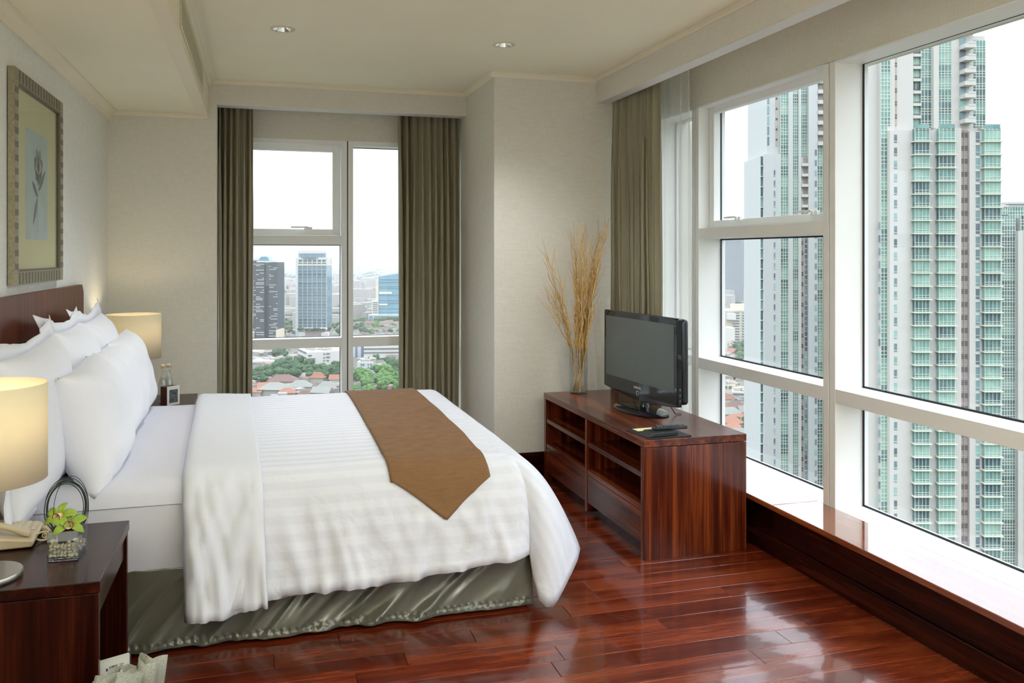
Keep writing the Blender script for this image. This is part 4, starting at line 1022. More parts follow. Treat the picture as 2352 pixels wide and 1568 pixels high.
# guest folder, card and remote
t = thing('leather_folder', 'black leather folder lying open on the console', 'folder', (1.963, 4.028, .59), R_(4))
obj('cover', MB().box(-.122, .118, -.122, .122, 0, .006), M['leather'], t, bevel=.002)
obj('paper_insert', MB().box(-.09, .10, .055, .116, .006, .0068), M['paper'], t)
obj('pocket', MB().prism([(-.118, .006), (.05, .006), (.05, .026), (-.085, .026)], -.105, -.002, axis=1), M['leather'], t, bevel=.003)
t = thing('remote_control', 'grey television remote resting on the folder pocket', 'remote', (2.010, 3.992, .6165), R_(-2))
obj('case', MB().box(-.095, .085, -.024, .024, 0, .017), M['tv_side'], t, bevel=.005, seg=3, loc=(0, 0, 0))
bmn = MB().box(-.004, .004, -.0035, .0035, 0, .0025).mesh('button', M['button'])
for i in range(8):
    for j in range(3): link('button', bmn, t, loc=(-.07 + i * .017, -.013 + j * .013, .0166))
# ================================================================== THE CITY OUTSIDE
GZ = -95.0                                        # street level below the room
Fv = Vector((math.sin(R_(YAW)), math.cos(R_(YAW)), 0)); Rv = Vector((math.cos(R_(YAW)), -math.sin(R_(YAW)), 0))
def site(px, d): return Fv * d + Rv * ((px - 1176) / 1989 * d)      # plan position seen at bearing px, d metres out
def zat(py, d): return 1.5 + (585 - py) / 1989 * d
def dground(py): return (1.5 - GZ) * 1989 / (py - 585)

M['street'] = mat('street_ground', lin(92, 94, 80), 0.9, noise=0.35, nscale=0.012)
M['white_wall'] = mat('white_render', lin(184, 181, 175), 0.7, spec=0.2, noise=0.02, nscale=0.05)
M['grey_wall'] = mat('pale_grey_render', lin(176, 178, 176), 0.7, spec=0.2)
M['cream_wall'] = mat('cream_render', lin(190, 180, 160), 0.7, spec=0.2)
M['beige_wall'] = mat('beige_render', lin(170, 157, 142), 0.7, spec=0.2, randval=.08)
M['mullion_w'] = mat('pale_window_frame', lin(190, 194, 180), 0.5, spec=0.3)
M['mullion_b'] = mat('grey_green_mullion', lin(140, 150, 146), 0.5)
M['teal'] = cityglass('teal_glass', (0.05, 0.09, 0.11), (0.14, 0.27, 0.24), (0.25, 0.40, 0.34), 0.2, 0.5)
M['teal_dk'] = cityglass('dark_teal_glass', (0.05, 0.08, 0.10), (0.10, 0.18, 0.18), (0.17, 0.29, 0.27), 0.2, 0.5)
M['smallglass'] = cityglass('small_window_glass', (0.10, 0.12, 0.15), (0.16, 0.24, 0.26), (0.25, 0.42, 0.38), 0.2, 0.5)
M['louver'] = mat('service_louvre', lin(150, 138, 132), 0.7); M['louver_dk'] = mat('louvre_shadow_gap', lin(92, 84, 88), 0.7)
M['navy'] = mat('navy_glass', (0.026, 0.038, 0.050), 0.25, spec=0.5, noise=.25, nscale=.06); M['navy_lt'] = mat('slate_glass', (0.085, 0.105, 0.125), 0.3, spec=0.5)
M['fin'] = mat('white_fin', lin(176, 176, 166), 0.6); M['blueglass'] = cityglass('blue_glass', (0.05, 0.10, 0.14), (0.09, 0.165, 0.21), (0.13, 0.22, 0.26), 0.2, 0.5)
M['skyglass'] = mat('sky_blue_glass', (0.13, 0.26, 0.32), 0.25, spec=0.5, noise=.15, nscale=.05); M['skyglass_dk'] = mat('deep_sky_blue_glass', (0.08, 0.18, 0.24), 0.25, spec=0.5)
M['slab'] = mat('blue_grey_slab', (0.13, 0.15, 0.17), 0.5, noise=.05, nscale=.03)
M['terra'] = mat('terracotta_tiles', lin(124, 84, 66), 0.85, noise=.15, nscale=.5, randval=.22); M['brown_roof'] = mat('brown_tiles', lin(98, 74, 66), 0.85, noise=.15, nscale=.5, randval=.18)
M['grey_roof'] = mat('grey_sheet_roof', lin(114, 114, 107), 0.8, noise=.1, nscale=.4, randval=.14); M['house_wall'] = mat('house_wall', lin(154, 150, 140), 0.8, randval=.1, noise=.08, nscale=.3)
M['leaf'] = mat('tree_leaves', lin(58, 80, 52), 0.8, spec=0.2, noise=.4, nscale=.35, randval=.16); M['leaf2'] = mat('bright_tree_leaves', lin(78, 106, 58), 0.8, spec=0.2, noise=.4, nscale=.35, randval=.14)
M['trunk'] = mat('tree_trunk', lin(96, 84, 70), .9); M['dkwin'] = mat('dark_window_band', lin(92, 96, 100), .4); M['bluepanel'] = mat('blue_panel', lin(92, 112, 150), .5)
M['roofgear'] = mat('roof_plant', lin(150, 146, 136), .8, noise=.3, nscale=.4)

g = MB(); n_ = 48; vs = [(0, 0, GZ)] + [(13000 * math.cos(2 * PI * i / n_), 13000 * math.sin(2 * PI * i / n_), GZ) for i in range(n_)]
g.add(vs, [(0, i + 1, (i + 1) % n_ + 1) for i in range(n_)])
struct('ground', g, M['street'])

class Site:
    """a building drawn up in its own frame: x to the right, y away from us, z up; sizes measured off in image units at distance d"""
    def __init__(s, name, label, cat, xref, d, ybase=None, group=None, turn=0.0):
        s.d = d; s.m = d / 1989; s.xr = xref; p = site(xref, d); s.zb = GZ if ybase is None else zat(ybase, d)
        s.root = thing(name, label, cat, (p.x, p.y, s.zb), R_(-YAW + turn), group)
    def X(s, px): return (px - s.xr) * s.m
    def Z(s, py): return zat(py, s.d) - s.zb
    def bx(s, mb, px0, px1, py0, py1, y0, y1, mi=0):        # py0 = upper
        return mb.box(s.X(px0), s.X(px1), y0, y1, s.Z(py1) if py1 is not None else 0.0, s.Z(py0), mi)
    def part(s, name, mb, m_, **k): return obj(name, mb, m_, s.root, **k)
    def col(s, name, px, pys, mesh):
        for py in pys: link(name, mesh, s.root, loc=(s.X(px), 0, s.Z(py)))

def pane_mesh(name, w, h, cols_, rows, depth, glass, t=.16, ledge=0, side=True):
    """one storey of glazing: pane box, mullions standing proud, optional ledge; origin at bottom centre of the front wall plane"""
    mb = MB().box(-w / 2, w / 2, -depth, -depth + .3 if depth < 0 else .3, 0, h, 0)
    for i in range(cols_ + 1):
        x = -w / 2 + w * i / cols_; mb.box(x - t / 2, x + t / 2, -depth - .10, -depth + .02, 0, h, 1)
    for r_ in rows: mb.box(-w / 2, w / 2, -depth - .09, -depth + .02, h * r_ - t / 2, h * r_ + t / 2, 1)
    if ledge: mb.box(-w / 2 - .45, w / 2 + .45, -depth - .6, .1, -.16, .12, 1)
    return mb.mesh(name, [glass, M['mullion_w']])

# ---- right tower: white slab with stepped glazed bays
T = Site('apartment_tower', 'white apartment tower with green glazed bays, filling the right pane', 'tower', 2140, 218)
FH = 30.0; mm_ = T.m
mb = MB()
T.bx(mb, 1984, 2028, 128, None, 3.0, 26); T.bx(mb, 2028, 2062, 120, None, 1.6, 26)
T.bx(mb, 2044, 2096, 299, None, 0, 24); T.bx(mb, 2096, 2129, 300, None, .4, 24); T.bx(mb, 2129, 2151, 299, None, 0, 24); T.bx(mb, 2151, 2194, 292, None, .4, 24)
T.bx(mb, 2194, 2208, 294, None, 0, 24); T.bx(mb, 2208, 2227, 300, None, .9, 24); T.bx(mb, 2227, 2256, 302, None, 0, 24); T.bx(mb, 2256, 2291, 292, None, .4, 24)
T.bx(mb, 2052, 2106, 96, 300, 2.0, 24); T.bx(mb, 2106, 2126, 84, 300, 3.2, 24); T.bx(mb, 2126, 2150, 80, 300, 2.6, 24); T.bx(mb, 2150, 2162, 74, 292, 1.2, 24)
T.bx(mb, 2162, 2193, 72, 292, 2.0, 24); T.bx(mb, 2193, 2243, 70, 300, 1.6, 24); T.bx(mb, 2243, 2272, 78, 300, 2.0, 24)
T.part('facade', mb, M['white_wall'])
mb = MB(); T.bx(mb, 2208, 2240, 66, 71, -1, 8); T.bx(mb, 2256, 2268, 71, 78, 6, 12); T.part('roof_parapet', mb, M['grey_wall'])
low = [506.5 + FH * k for k in range(-7, 29)]       # ledge heights of the lower block
low = [y for y in low if y > 312]
h = FH * mm_
b1 = pane_mesh('bay_window', 33 * mm_, h, 4, (.12, .30, .92), 1.3, M['teal'], .11, 1)
b2 = pane_mesh('bay_window', 36 * mm_, h, 4, (.12, .30, .92), 1.3, M['teal'], .11, 1)
T.col('bay_window', 2112.5, low, b1); T.col('bay_window', 2169, low, b2); T.col('bay_window', 2273.5, low, b2)
sw = pane_mesh('side_window', 7 * mm_, h * .72, 1, (.15,), .05, M['smallglass'], .12)
T.col('side_window', 2190.5, low, sw)
s1 = MB().box(-.36, .36, -.06, .2, 0, h * .62, 0).box(-.42, .42, -.12, .05, h * .08, h * .13, 1).mesh('small_window', [M['smallglass'], M['mullion_w']])
T.col('small_window', 2057, [y + 1 for y in low], s1)
s2 = MB().box(-.48, .48, -.06, .2, 0, h * .78, 0).box(-.52, .52, -.12, .05, h * .20, h * .24, 1).box(-.60, .60, -.1, .06, h * .78, h * .84, 1).mesh('strip_window', [M['smallglass'], M['mullion_w']])
T.col('strip_window', 2245.5, low, s2)
lv = MB().box(-1.0, 1.0, .82, .95, 0, h * .95, 0)
for k in range(3): lv.box(-.9, .9, .70, .85, h * (.42 + .13 * k), h * (.49 + .13 * k), 1)
lv.box(-.06, .06, .66, .86, 0, h * .95, 0)
lvm = lv.mesh('service_window', [M['louver'], M['louver_dk']])
T.col('service_window', 2217.5, low, lvm)
mb = MB()
for (a, b_) in ((2096, 2129), (2151, 2187), (2256, 2291)): T.bx(mb, a, b_, 287, 301, -1.3, -1.15)
T.part('glass_parapet', mb, M['teal'])
up = [289 - 28.6 * k for k in range(7)]             # storeys of the slimmer upper block
hu = 28.6 * mm_
e1 = pane_mesh('curtain_wall_panel', 24 * mm_, hu, 3, (.08, .30, .5), -2.5, M['teal_dk'], .15); e2 = pane_mesh('curtain_wall_panel', 31 * mm_, hu, 4, (.08, .30, .5), -1.8, M['teal'], .15); e3 = pane_mesh('curtain_wall_panel', 29 * mm_, hu, 4, (.08, .30, .5), -1.8, M['teal'], .15)
T.col('curtain_wall_panel', 2138, up, e1); T.col('curtain_wall_panel', 2177.5, up, e2); T.col('curtain_wall_panel', 2257.5, up, e3)
e4 = MB().box(-9.5 * mm_, 9.5 * mm_, 2.9, 3.3, .35, hu - .7, 0).box(-9.5 * mm_, 9.5 * mm_, 2.0, 3.0, hu - .9, hu - .2, 1).box(-.08, .08, 2.8, 3.0, .35, hu - .7, 1).mesh('recessed_window', [M['teal'], M['white_wall']])
T.col('recessed_window', 2116, up, e4)
bal = MB().box(-11.5 * mm_, 12.5 * mm_, -1.2, 1.6, 0, 1.05, 0).box(-4 * mm_, 13 * mm_, -1.25, -1.1, 1.05, 1.55, 1).box(-12 * mm_, 2 * mm_, 1.4, 1.7, 1.1, hu - .1, 2).mesh('balcony', [M['white_wall'], M['grey_wall'], M['smallglass']])
T.col('balcony', 2223, [283 - 28.6 * k for k in range(7)], bal)
lf = [y for y in [1306 - FH * k for k in range(40)] if y > 165]
f1 = pane_mesh('curtain_wall_panel', 22 * mm_, h, 3, (.06, .34, .62), -1.5, M['teal'], .15); f2 = pane_mesh('curtain_wall_panel', 15 * mm_, h, 2, (.06, .34, .62), -1.5, M['teal'], .15)
T.col('curtain_wall_panel', 2036.5, [y for y in lf if y > 300], f2); T.col('curtain_wall_panel', 2040, [y for y in lf if y <= 300], f1)
bw = MB().box(-.42, .42, 1.9, 2.2, 0, h, 0).box(-.40, .40, 1.84, 1.95, h * .55, h * .68, 1).box(-.40, .40, 1.84, 1.95, h * .75, h * .88, 1).mesh('vent_strip', [M['beige_wall'], M['louver_dk']])
T.col('vent_strip', 2064, [y for y in [286 - FH * k for k in range(6)]], bw)
ex = MB().box(-.28, .28, 1.5, 1.7, 0, h * .55, 0).mesh('slit_window', [M['smallglass']])
T.col('slit_window', 2026.5, [y for y in lf if y > 500], ex)

# ---- left tower
T = Site('apartment_tower', 'white apartment tower with thin green glass strips behind the middle window', 'tower', 1830, 277)
FH = 23.7; mm_ = T.m; h = FH * mm_
mb = MB(); T.bx(mb, 1755, 1794, 354, None, 0, 24); T.bx(mb, 1764, 1794, 150, 354, 1.2, 24); T.bx(mb, 1750, 1755.5, 357, None, 1.5, 20)
T.bx(mb, 1794, 1811, 140, None, .5, 24); T.bx(mb, 1811, 1821, 135, None, -.3, 24); T.bx(mb, 1821, 1834, 140, None, .5, 24); T.bx(mb, 1834, 1840, 135, None, -.3, 24)
T.bx(mb, 1840, 1856, 130, None, .9, 24); T.bx(mb, 1856, 1877, 120, None, -.5, 24); T.bx(mb, 1877, 1892, 125, None, .6, 24); T.bx(mb, 1892, 1984, 125, None, 0, 24)
T.part('facade', mb, M['grey_wall'])
ys = [y for y in [1140 - FH * k for k in range(42)] if y > 160]
p1 = pane_mesh('curtain_wall_panel', 17 * mm_, h, 3, (.08, .36, .66), -.4, M['teal'], .17); p2 = pane_mesh('curtain_wall_panel', 13 * mm_, h, 3, (.08, .36, .66), -.4, M['teal'], .17)
p3 = pane_mesh('curtain_wall_panel', 15 * mm_, h, 3, (.08, .36, .66), -.8, M['teal'], .17); p4 = pane_mesh('curtain_wall_panel', 13 * mm_, h, 2, (.08, .36, .66), -.5, M['teal'], .17)
T.col('curtain_wall_panel', 1802.5, ys, p1); T.col('curtain_wall_panel', 1827.5, ys, p2)
T.col('curtain_wall_panel', 1848, [y for y in ys if y < 366], p3); T.col('curtain_wall_panel', 1884, [y for y in ys if y > 345], p4)
rec = MB().box(-7.5 * mm_, 7.5 * mm_, .7, .95, .2, h - .5, 0).box(-7.5 * mm_, 7.5 * mm_, -.5, .8, 0, .9, 1).box(-7.5 * mm_, -2 * mm_, .6, .8, .9, h - .4, 1).mesh('loggia', [M['louver'], M['white_wall']])
T.col('loggia', 1848, [y for y in ys if 366 <= y < 500], rec)
l2 = MB().box(-3.5 * mm_, 3.5 * mm_, .75, .95, 0, h, 0).box(-3.2 * mm_, 3.2 * mm_, .65, .8, h * .4, h * .55, 1).box(-3.2 * mm_, 3.2 * mm_, .65, .8, h * .62, h * .75, 1).mesh('service_window', [M['beige_wall'], M['louver_dk']])
T.col('service_window', 1843.5, [y for y in ys if y >= 500], l2)
l3 = MB().box(-2.2 * mm_, 2.2 * mm_, .6, .95, h * .1, h * .95, 0).box(-2.3 * mm_, 2.3 * mm_, .55, .7, h * .45, h * .53, 1).mesh('strip_window', [M['smallglass'], M['mullion_w']])
T.col('strip_window', 1853, [y for y in ys if y >= 500], l3)
sml = MB().box(-1.7 * mm_, 1.7 * mm_, -.06, .2, 0, h * .62, 0).box(-1.8 * mm_, 1.8 * mm_, -.12, .05, h * .06, h * .11, 1).mesh('small_window', [M['smallglass'], M['mullion_w']])
T.col('small_window', 1779, [y for y in ys if y > 385], sml)
sm2 = MB().box(-2.3 * mm_, -.5 * mm_, -.56, -.3, 0, h * .58, 0).box(.5 * mm_, 2.3 * mm_, -.56, -.3, 0, h * .58, 0).mesh('paired_window', [M['smallglass']])
T.col('paired_window', 1872.5, [y for y in ys if y > 345], sm2)
ed = MB().box(-2.3 * mm_, 2.3 * mm_, 1.35, 1.6, 0, h, 0).box(-4 * mm_, 1.5 * mm_, .9, 1.5, 0, .25, 1).mesh('edge_window', [M['teal_dk'], M['mullion_w']])
T.col('edge_window', 1752.8, [y for y in ys if y > 375], ed)
T.col('edge_window', 1767, [y for y in ys if y < 350], MB().box(-2 * mm_, 2 * mm_, 1.05, 1.3, h * .1, h * .9, 0).mesh('edge_window', [M['smallglass']]))
T.col('vent_strip', 1786, [y for y in ys if y < 345], MB().box(-2.2 * mm_, 2.2 * mm_, 1.05, 1.3, 0, h, 0).box(-2 * mm_, 2 * mm_, 1.0, 1.1, h * .5, h * .72, 1).mesh('vent_strip', [M['beige_wall'], M['louver_dk']]))
T.col('balcony', 1885, [y for y in ys if y <= 345], MB().box(-8 * mm_, 6 * mm_, -1.0, .8, 0, 1.2, 0).box(-7 * mm_, 6 * mm_, .4, .7, 1.2, h, 1).mesh('balcony', [M['grey_wall'], M['louver']]))

# ---- third tower, far right edge
T = Site('glass_tower', 'green glass tower with white piers at the far right edge', 'tower', 2330, 262)
FH = 25.0; mm_ = T.m; h = FH * mm_
mb = MB(); T.bx(mb, 2284, 2300, 514, None, 0, 22); T.bx(mb, 2300, 2334, 512, None, .6, 22); T.bx(mb, 2334, 2346, 530, None, -.8, 22); T.bx(mb, 2346, 2420, 500, None, .6, 22); T.bx(mb, 2298, 2322, 473, 514, 1.5, 22); T.bx(mb, 2322, 2400, 464, 514, 3, 22)
T.part('facade', mb, M['grey_wall'])
ys = [1320 - FH * k for k in range(33)]
q1 = pane_mesh('curtain_wall_panel', 43 * mm_, h, 7, (.10, .38, .62), -.5, M['teal_dk'], .20); q2 = pane_mesh('curtain_wall_panel', 34 * mm_, h, 5, (.10, .38, .62), -.5, M['teal_dk'], .20)
T.col('curtain_wall_panel', 2312, ys, q1); T.col('curtain_wall_panel', 2364, ys, q2)
T.col('curtain_wall_panel', 2309, [512, 494], pane_mesh('curtain_wall_panel', 22 * mm_, h * .8, 4, (.10, .5), -1.4, M['teal_dk'], .20)); T.col('curtain_wall_panel', 2350, [512, 494], pane_mesh('curtain_wall_panel', 50 * mm_, h * .8, 8, (.10, .5), -2.9, M['teal'], .20))
mb = MB(); T.bx(mb, 2334, 2346, 530, None, -1.0, -.7); T.bx(mb, 2298, 2322, 470, 475, 1.2, 8); T.bx(mb, 2322, 2400, 462, 467, 2.6, 8); T.part('white_pier', mb, M['white_wall'])

# ---- office tower with a white crown, back window
d = 1010; T = Site('office_tower', 'round topped blue glass office tower with white grid', 'tower', 718, d); mm_ = T.m
mb = MB(); T.bx(mb, 685, 750, 611, 752, 0, 30, 0); T.part('glazing_core', mb, M['blueglass'])
ys = [752 - 6.95 * k for k in range(1, 21)]
for i, y in enumerate(ys):
    fl_ = MB(); hh_ = 6.95 * mm_
    for c in range(6):
        x0 = T.X(685 + 65 / 6 * c); x1 = T.X(685 + 65 / 6 * (c + 1)); fl_.box(x0 + .25, x1 - .25, -.3, .1, .35, hh_, 0)
    fl_.box(T.X(685), T.X(750), -.9, .1, -.15, .35, 1)
    obj('window_band', fl_, [M['blueglass'], M['mullion_b']], T.root, loc=(0, 0, T.Z(y)))
mb = MB()
for c in range(7): x0 = T.X(685 + 65 / 6 * c); mb.box(x0 - .4, x0 + .4, -1.2, .1, T.Z(752), T.Z(609))
T.part('mullion', mb, M['mullion_b'])
mb = MB(); T.bx(mb, 684, 751, 606, 610, -1.4, 30); T.bx(mb, 684, 751, 601.5, 603.5, -1.4, 30); T.bx(mb, 684, 751, 591, 596, -1.4, 30)
for c in range(7): x = 685 + 65 / 6 * c; T.bx(mb, x - 1.2, x + 1.2, 591, 610, -1.2, 20)
T.part('white_crown', mb, M['fin'])
mb = MB(); T.bx(mb, 685, 750, 591, 611, .4, 29); T.part('crown_glazing', mb, M['blueglass'])
mb = MB().prism([(T.X(685), 0), (T.X(672), 14), (T.X(672), 30), (T.X(685), 30)], 0, T.Z(607), axis=2).prism([(T.X(685), 0), (T.X(674), 10), (T.X(674), 30), (T.X(685), 30)], T.Z(607), T.Z(592), axis=2)
T.part('side_wing', mb, mat('pale_side_glass', (0.34, 0.38, 0.38), .4))
rad = 32 * mm_
mb = MB().lathe([(rad, T.Z(592)), (rad, T.Z(582))], 40, c=(T.X(712), rad * .7, 0)); T.part('rooftop_drum', mb, M['blueglass'])
mb = MB().lathe([(rad + .4, T.Z(582)), (rad + .6, T.Z(575)), (rad - 3, T.Z(572)), (0, T.Z(572))], 40, c=(T.X(712), rad * .7, 0)); T.part('roof_ring', mb, M['white_wall'], smooth=True, auto=40)
mb = MB()
for k in range(16):
    a = 2 * PI * k / 16; x, y = T.X(712) + (rad - 4) * math.cos(a), rad * .7 + (rad - 4) * math.sin(a); mb.tube([(x, y, T.Z(572)), (x + 2, y, T.Z(567 - 3 * (k % 3)))], .4, 4)
mb.box(T.X(698), T.X(728), 4, 14, T.Z(569), T.Z(566)); T.part('roof_antennas', mb, M['mullion_w'])
mb = MB(); T.bx(mb, 690, 705, 762, None, -10, 0); T.bx(mb, 742, 757, 762, None, -10, 0); T.part('podium_wing', mb, M['white_wall'])
mb = MB(); T.bx(mb, 705, 742, 758, None, -7, 0); T.part('podium_entrance', mb, M['louver']); mb = MB(); T.bx(mb, 694, 752, 752, 756, -9, 0); T.part('podium_canopy', mb, M['white_wall'])
mb = MB(); pr_ = random.Random(5)
for k in range(26): mb.ball((T.X(690 + 2.4 * k), -9.5, T.Z(755 - 2 * pr_.random())), pr_.uniform(1.0, 1.8), 1)
T.part('canopy_planting', mb, M['leaf'], kind='stuff')

# ---- dark tower with white dashes
d = 935; T = Site('office_tower', 'dark navy office tower striped with short white dashes', 'tower', 608, d); mm_ = T.m
mb = MB(); T.bx(mb, 588, 607, 602, None, 0, 28); T.bx(mb, 606, 619, 610, None, 6, 28); T.bx(mb, 618, 637.5, 602, None, 0, 28); T.bx(mb, 576, 589, 598, None, 9, 30); T.part('glass_shaft', mb, M['navy'])
mb = MB(); T.bx(mb, 606.8, 618.2, 609, 657, 5.4, 6.2); T.part('light_recess', mb, M['navy_lt'])
pr_ = random.Random(12); mb = MB()
for (a, b_, dep) in ((588, 606.5, -.6), (618.5, 637.5, -.6), (577, 588, 8.4)):
    y = 606
    while y < 775:
        if pr_.random() < .62:
            l_ = (b_ - a) * pr_.choice((.2, .35, .5, .8, 1)); q0 = a if (a > 600) != (pr_.random() < .55) else b_ - l_
            T.bx(mb, q0, q0 + l_, y, y + 1.15, dep, dep + .7)
        y += pr_.choice((3.4, 3.4, 5.1, 6.8))
T.part('white_fins', mb, M['fin'], kind='stuff')
mb = MB().prism([(T.X(590), T.Z(600)), (T.X(594), T.Z(589)), (T.X(609), T.Z(589)), (T.X(615), T.Z(600))], 8, 22, axis=1); T.part('roof_gable', mb, M['skyglass_dk'])
mb = MB(); T.bx(mb, 588, 619, 599, 602.5, 2, 28); T.bx(mb, 576, 590, 592, 598, 10, 30); T.part('roof_parapet', mb, M['grey_wall'])
mb = MB(); T.bx(mb, 576, 584, 762, None, -14, 6); T.bx(mb, 636, 642, 757, None, -4, 20); T.part('podium', mb, M['cream_wall'])

# ---- sky blue glass building with a sloping roof
d = 1215; T = Site('office_building', 'sky blue glass office building with a sloping roof line', 'building', 900, d); mm_ = T.m
mb = MB().prism([(T.X(869), 0), (T.X(980), 0), (T.X(980), T.Z(618)), (T.X(869), T.Z(635))], 0, 40, axis=1); T.part('glass_block', mb, M['skyglass'])
mb = MB()
for y in [641, 647, 657, 661, 677, 689, 695, 708, 716]: T.bx(mb, 869, 980, y, y + 1.4, -.5, .2)
T.part('floor_line', mb, M['skyglass_dk'])
mb = MB(); T.bx(mb, 863.5, 869.5, 642, None, -1, 20); T.part('stair_tower', mb, M['cream_wall'])
mb = MB(); T.bx(mb, 855, 869, 690, None, -3, 12); T.part('annex', mb, M['white_wall'])
mb = MB()
for k in range(6): T.bx(mb, 857, 868, 693.5 + 4.6 * k, 695.6 + 4.6 * k, -3.4, -2.8)
T.part('annex_windows', mb, M['dkwin'])
mb = MB(); T.bx(mb, 849, 980, 724, None, -8, 0); T.part('podium', mb, M['skyglass']); mb = MB(); T.bx(mb, 848, 980, 721.5, 724.5, -8.5, 1); T.bx(mb, 859, 861, 724, None, -8.5, -8); T.bx(mb, 848.5, 849.6, 724, None, -8.5, -8); T.part('podium_trim', mb, M['fin'])
mb = MB(); T.bx(mb, 871, 900, 670, 675, -.9, .2); T.bx(mb, 871, 890, 697, 701, -.9, .2); T.part('sign_band', mb, M['mullion_w'])

# ---- low white buildings in the lower panes
def slab_building(name, label, xref, d, px0, px1, ytop, depth, bands, turn=0, mt=None, bandm=None, extra=None):
    T = Site(name, label, 'building', xref, d, None, None, turn); mb = MB(); T.bx(mb, px0, px1, ytop, None, 0, depth); T.part('wall', mb, mt or M['white_wall'])
    for (a, b_, y0, y1) in bands:
        q = MB(); T.bx(q, a, b_, y0, y1, -.5, .2); T.part('window_band', q, bandm or M['dkwin'])
    q = MB(); pr_ = random.Random(int(xref))
    for k in range(14):
        x = T.X(px0) + (T.X(px1) - T.X(px0)) * pr_.uniform(.05, .9); y = depth * pr_.uniform(.1, .9); q.box(x, x + pr_.uniform(1.5, 6), y, y + pr_.uniform(1.5, 5), T.Z(ytop), T.Z(ytop) + pr_.uniform(.8, 2.6))
    T.part('roof_plant', q, M['roofgear'])
    if extra: extra(T)
    return T
def wide_side(T):
    for k in range(2):
        q = MB()
        for i in range(5): q.box(T.X(706) - .5, T.X(706) + .2, 4 + i * 6.6, 8.4 + i * 6.6, T.Z(814 + 12 * k), T.Z(810 + 12 * k))
        T.part('side_window', q, M['dkwin'])
slab_building('office_building', 'low white flat roofed building with slot windows among trees', 706, 724, 706, 806, 809, 36, [(708, 716, 815, 818), (708, 724, 823, 825.5), (708, 715, 831, 834), (743, 747, 813.5, 815.5), (750, 758, 813, 815.5), (743, 747, 822, 824), (750, 758, 821, 823.5), (743, 746, 829, 831), (750, 756, 829, 831)], turn=26, extra=wide_side)
slab_building('office_building', 'low white building with grey bands and a blue panel, left', 600, 745, 560, 640, 828, 20, [(560, 640, 833, 835.5), (560, 640, 839.5, 842), (560, 640, 846, 848.5)], turn=-8, extra=lambda T: T.part('blue_panel', T.bx(MB(), 589, 612, 837, 847, -.9, .1), M['bluepanel']))
slab_building('office_building', 'beige box building behind the banded white one', 600, 830, 556, 622, 806, 22, [(582 + 2.6 * k, 583.6 + 2.6 * k, 811, 815.5) for k in range(13)], mt=M['cream_wall'])
slab_building('office_building', 'long white building with dark ribbon windows, right pane', 880, 800, 836, 990, 790, 26, [(836, 990, 799, 802), (836, 990, 808, 810.5), (870, 905, 821.5, 824), (868, 902, 828, 830.5)], turn=6)
T = slab_building('office_building', 'white building with two navy pilasters beside the mullion', 818, 815, 790, 834, 780, 20, [])
q = MB(); T.bx(q, 816, 820.5, 790, None, -.8, .2); T.bx(q, 829.5, 834, 790, None, -.8, .2); T.part('navy_pilaster', q, M['bluepanel'])
slab_building('house_block', 'small grey flat roofed house block beside the bright trees', 840, 700, 820, 857, 831, 12, [(829, 832, 835, 838.5), (834, 837, 835, 838.5), (845, 847, 835, 838.5), (851, 854, 835, 838.5), (829, 832, 842, 845), (845, 847, 842, 845), (851, 854, 842, 845)], mt=M['grey_wall'])

# ---- buildings seen in the lower panes of the right hand window
T = Site('office_tower', 'tall hazy blue grey slab tower behind the left pane', 'tower', 1690, 1650); mb = MB(); T.bx(mb, 1630, 1702, 527, None, 0, 40); T.part('slab', mb, M['slab']); mb = MB(); T.bx(mb, 1701.5, 1716, 527, None, 6, 46); T.part('side_slab', mb, mat('paler_slab', (.17, .19, .21), .5))
T = Site('residential_tower', 'distant white residential tower with vertical ribs', 'tower', 1733, 1850); mb = MB(); T.bx(mb, 1716, 1756, 612, None, 0, 30); T.part('wall', mb, M['white_wall'])
for k in range(9): T.part('rib', T.bx(MB(), 1717 + 4.2 * k, 1719 + 4.2 * k, 609, 676, -2.2, .2), M['fin'])
T.part('window_strip', T.bx(MB(), 1734, 1738, 614, 676, -.8, .2), M['navy_lt'])
d = 905; T = Site('apartment_block', 'cream mid rise apartment block with white balconies', 'building', 1705, d); mb = MB(); T.bx(mb, 1662, 1735, 714, None, 0, 20); T.bx(mb, 1685, 1715, 699, 714, 4, 14); T.part('wall', mb, M['cream_wall'])
for k in range(12):
    q = MB(); y = 718 + 6.1 * k; T.bx(q, 1685, 1698, y, y + 2.6, -.6, .2, 0); T.bx(q, 1705, 1716, y, y + 2.6, -.6, .2, 0); T.bx(q, 1683, 1699, y + 2.6, y + 4.6, -1.6, .2, 1); T.bx(q, 1704, 1717, y + 2.6, y + 4.6, -1.6, .2, 1)
    for i in range(3): T.bx(q, 1719 + 4.6 * i, 1721 + 4.6 * i, y + .6, y + 2.4, -.4, .2, 0)
    T.bx(q, 1733, 1738, y + 2.2, y + 4.4, -1.6, 4, 1); T.part('balcony_row', q, [M['dkwin'], M['fin']])
T.part('white_block', T.bx(MB(), 1668, 1686, 719, 733, -8, 0), M['white_wall']); T.part('roof_parapet', T.bx(MB(), 1660, 1737, 711, 715, -1, 20), M['fin'])
T = Site('office_building', 'blank white building stepping down beside the window frame', 'building', 1672, 840); mb = MB(); T.bx(mb, 1640, 1671, 752, None, 0, 16); T.bx(mb, 1671, 1688, 753, 782, 0, 16); T.part('wall', mb, M['white_wall'])
slab_building('house_block', 'pale low block among trees at the tower foot', 1744, 880, 1722, 1760, 778, 14, [(1733 + 5 * k, 1736 + 5 * k, 785, 789) for k in range(4)] + [(1733 + 5 * k, 1736 + 5 * k, 793, 797) for k in range(4)])
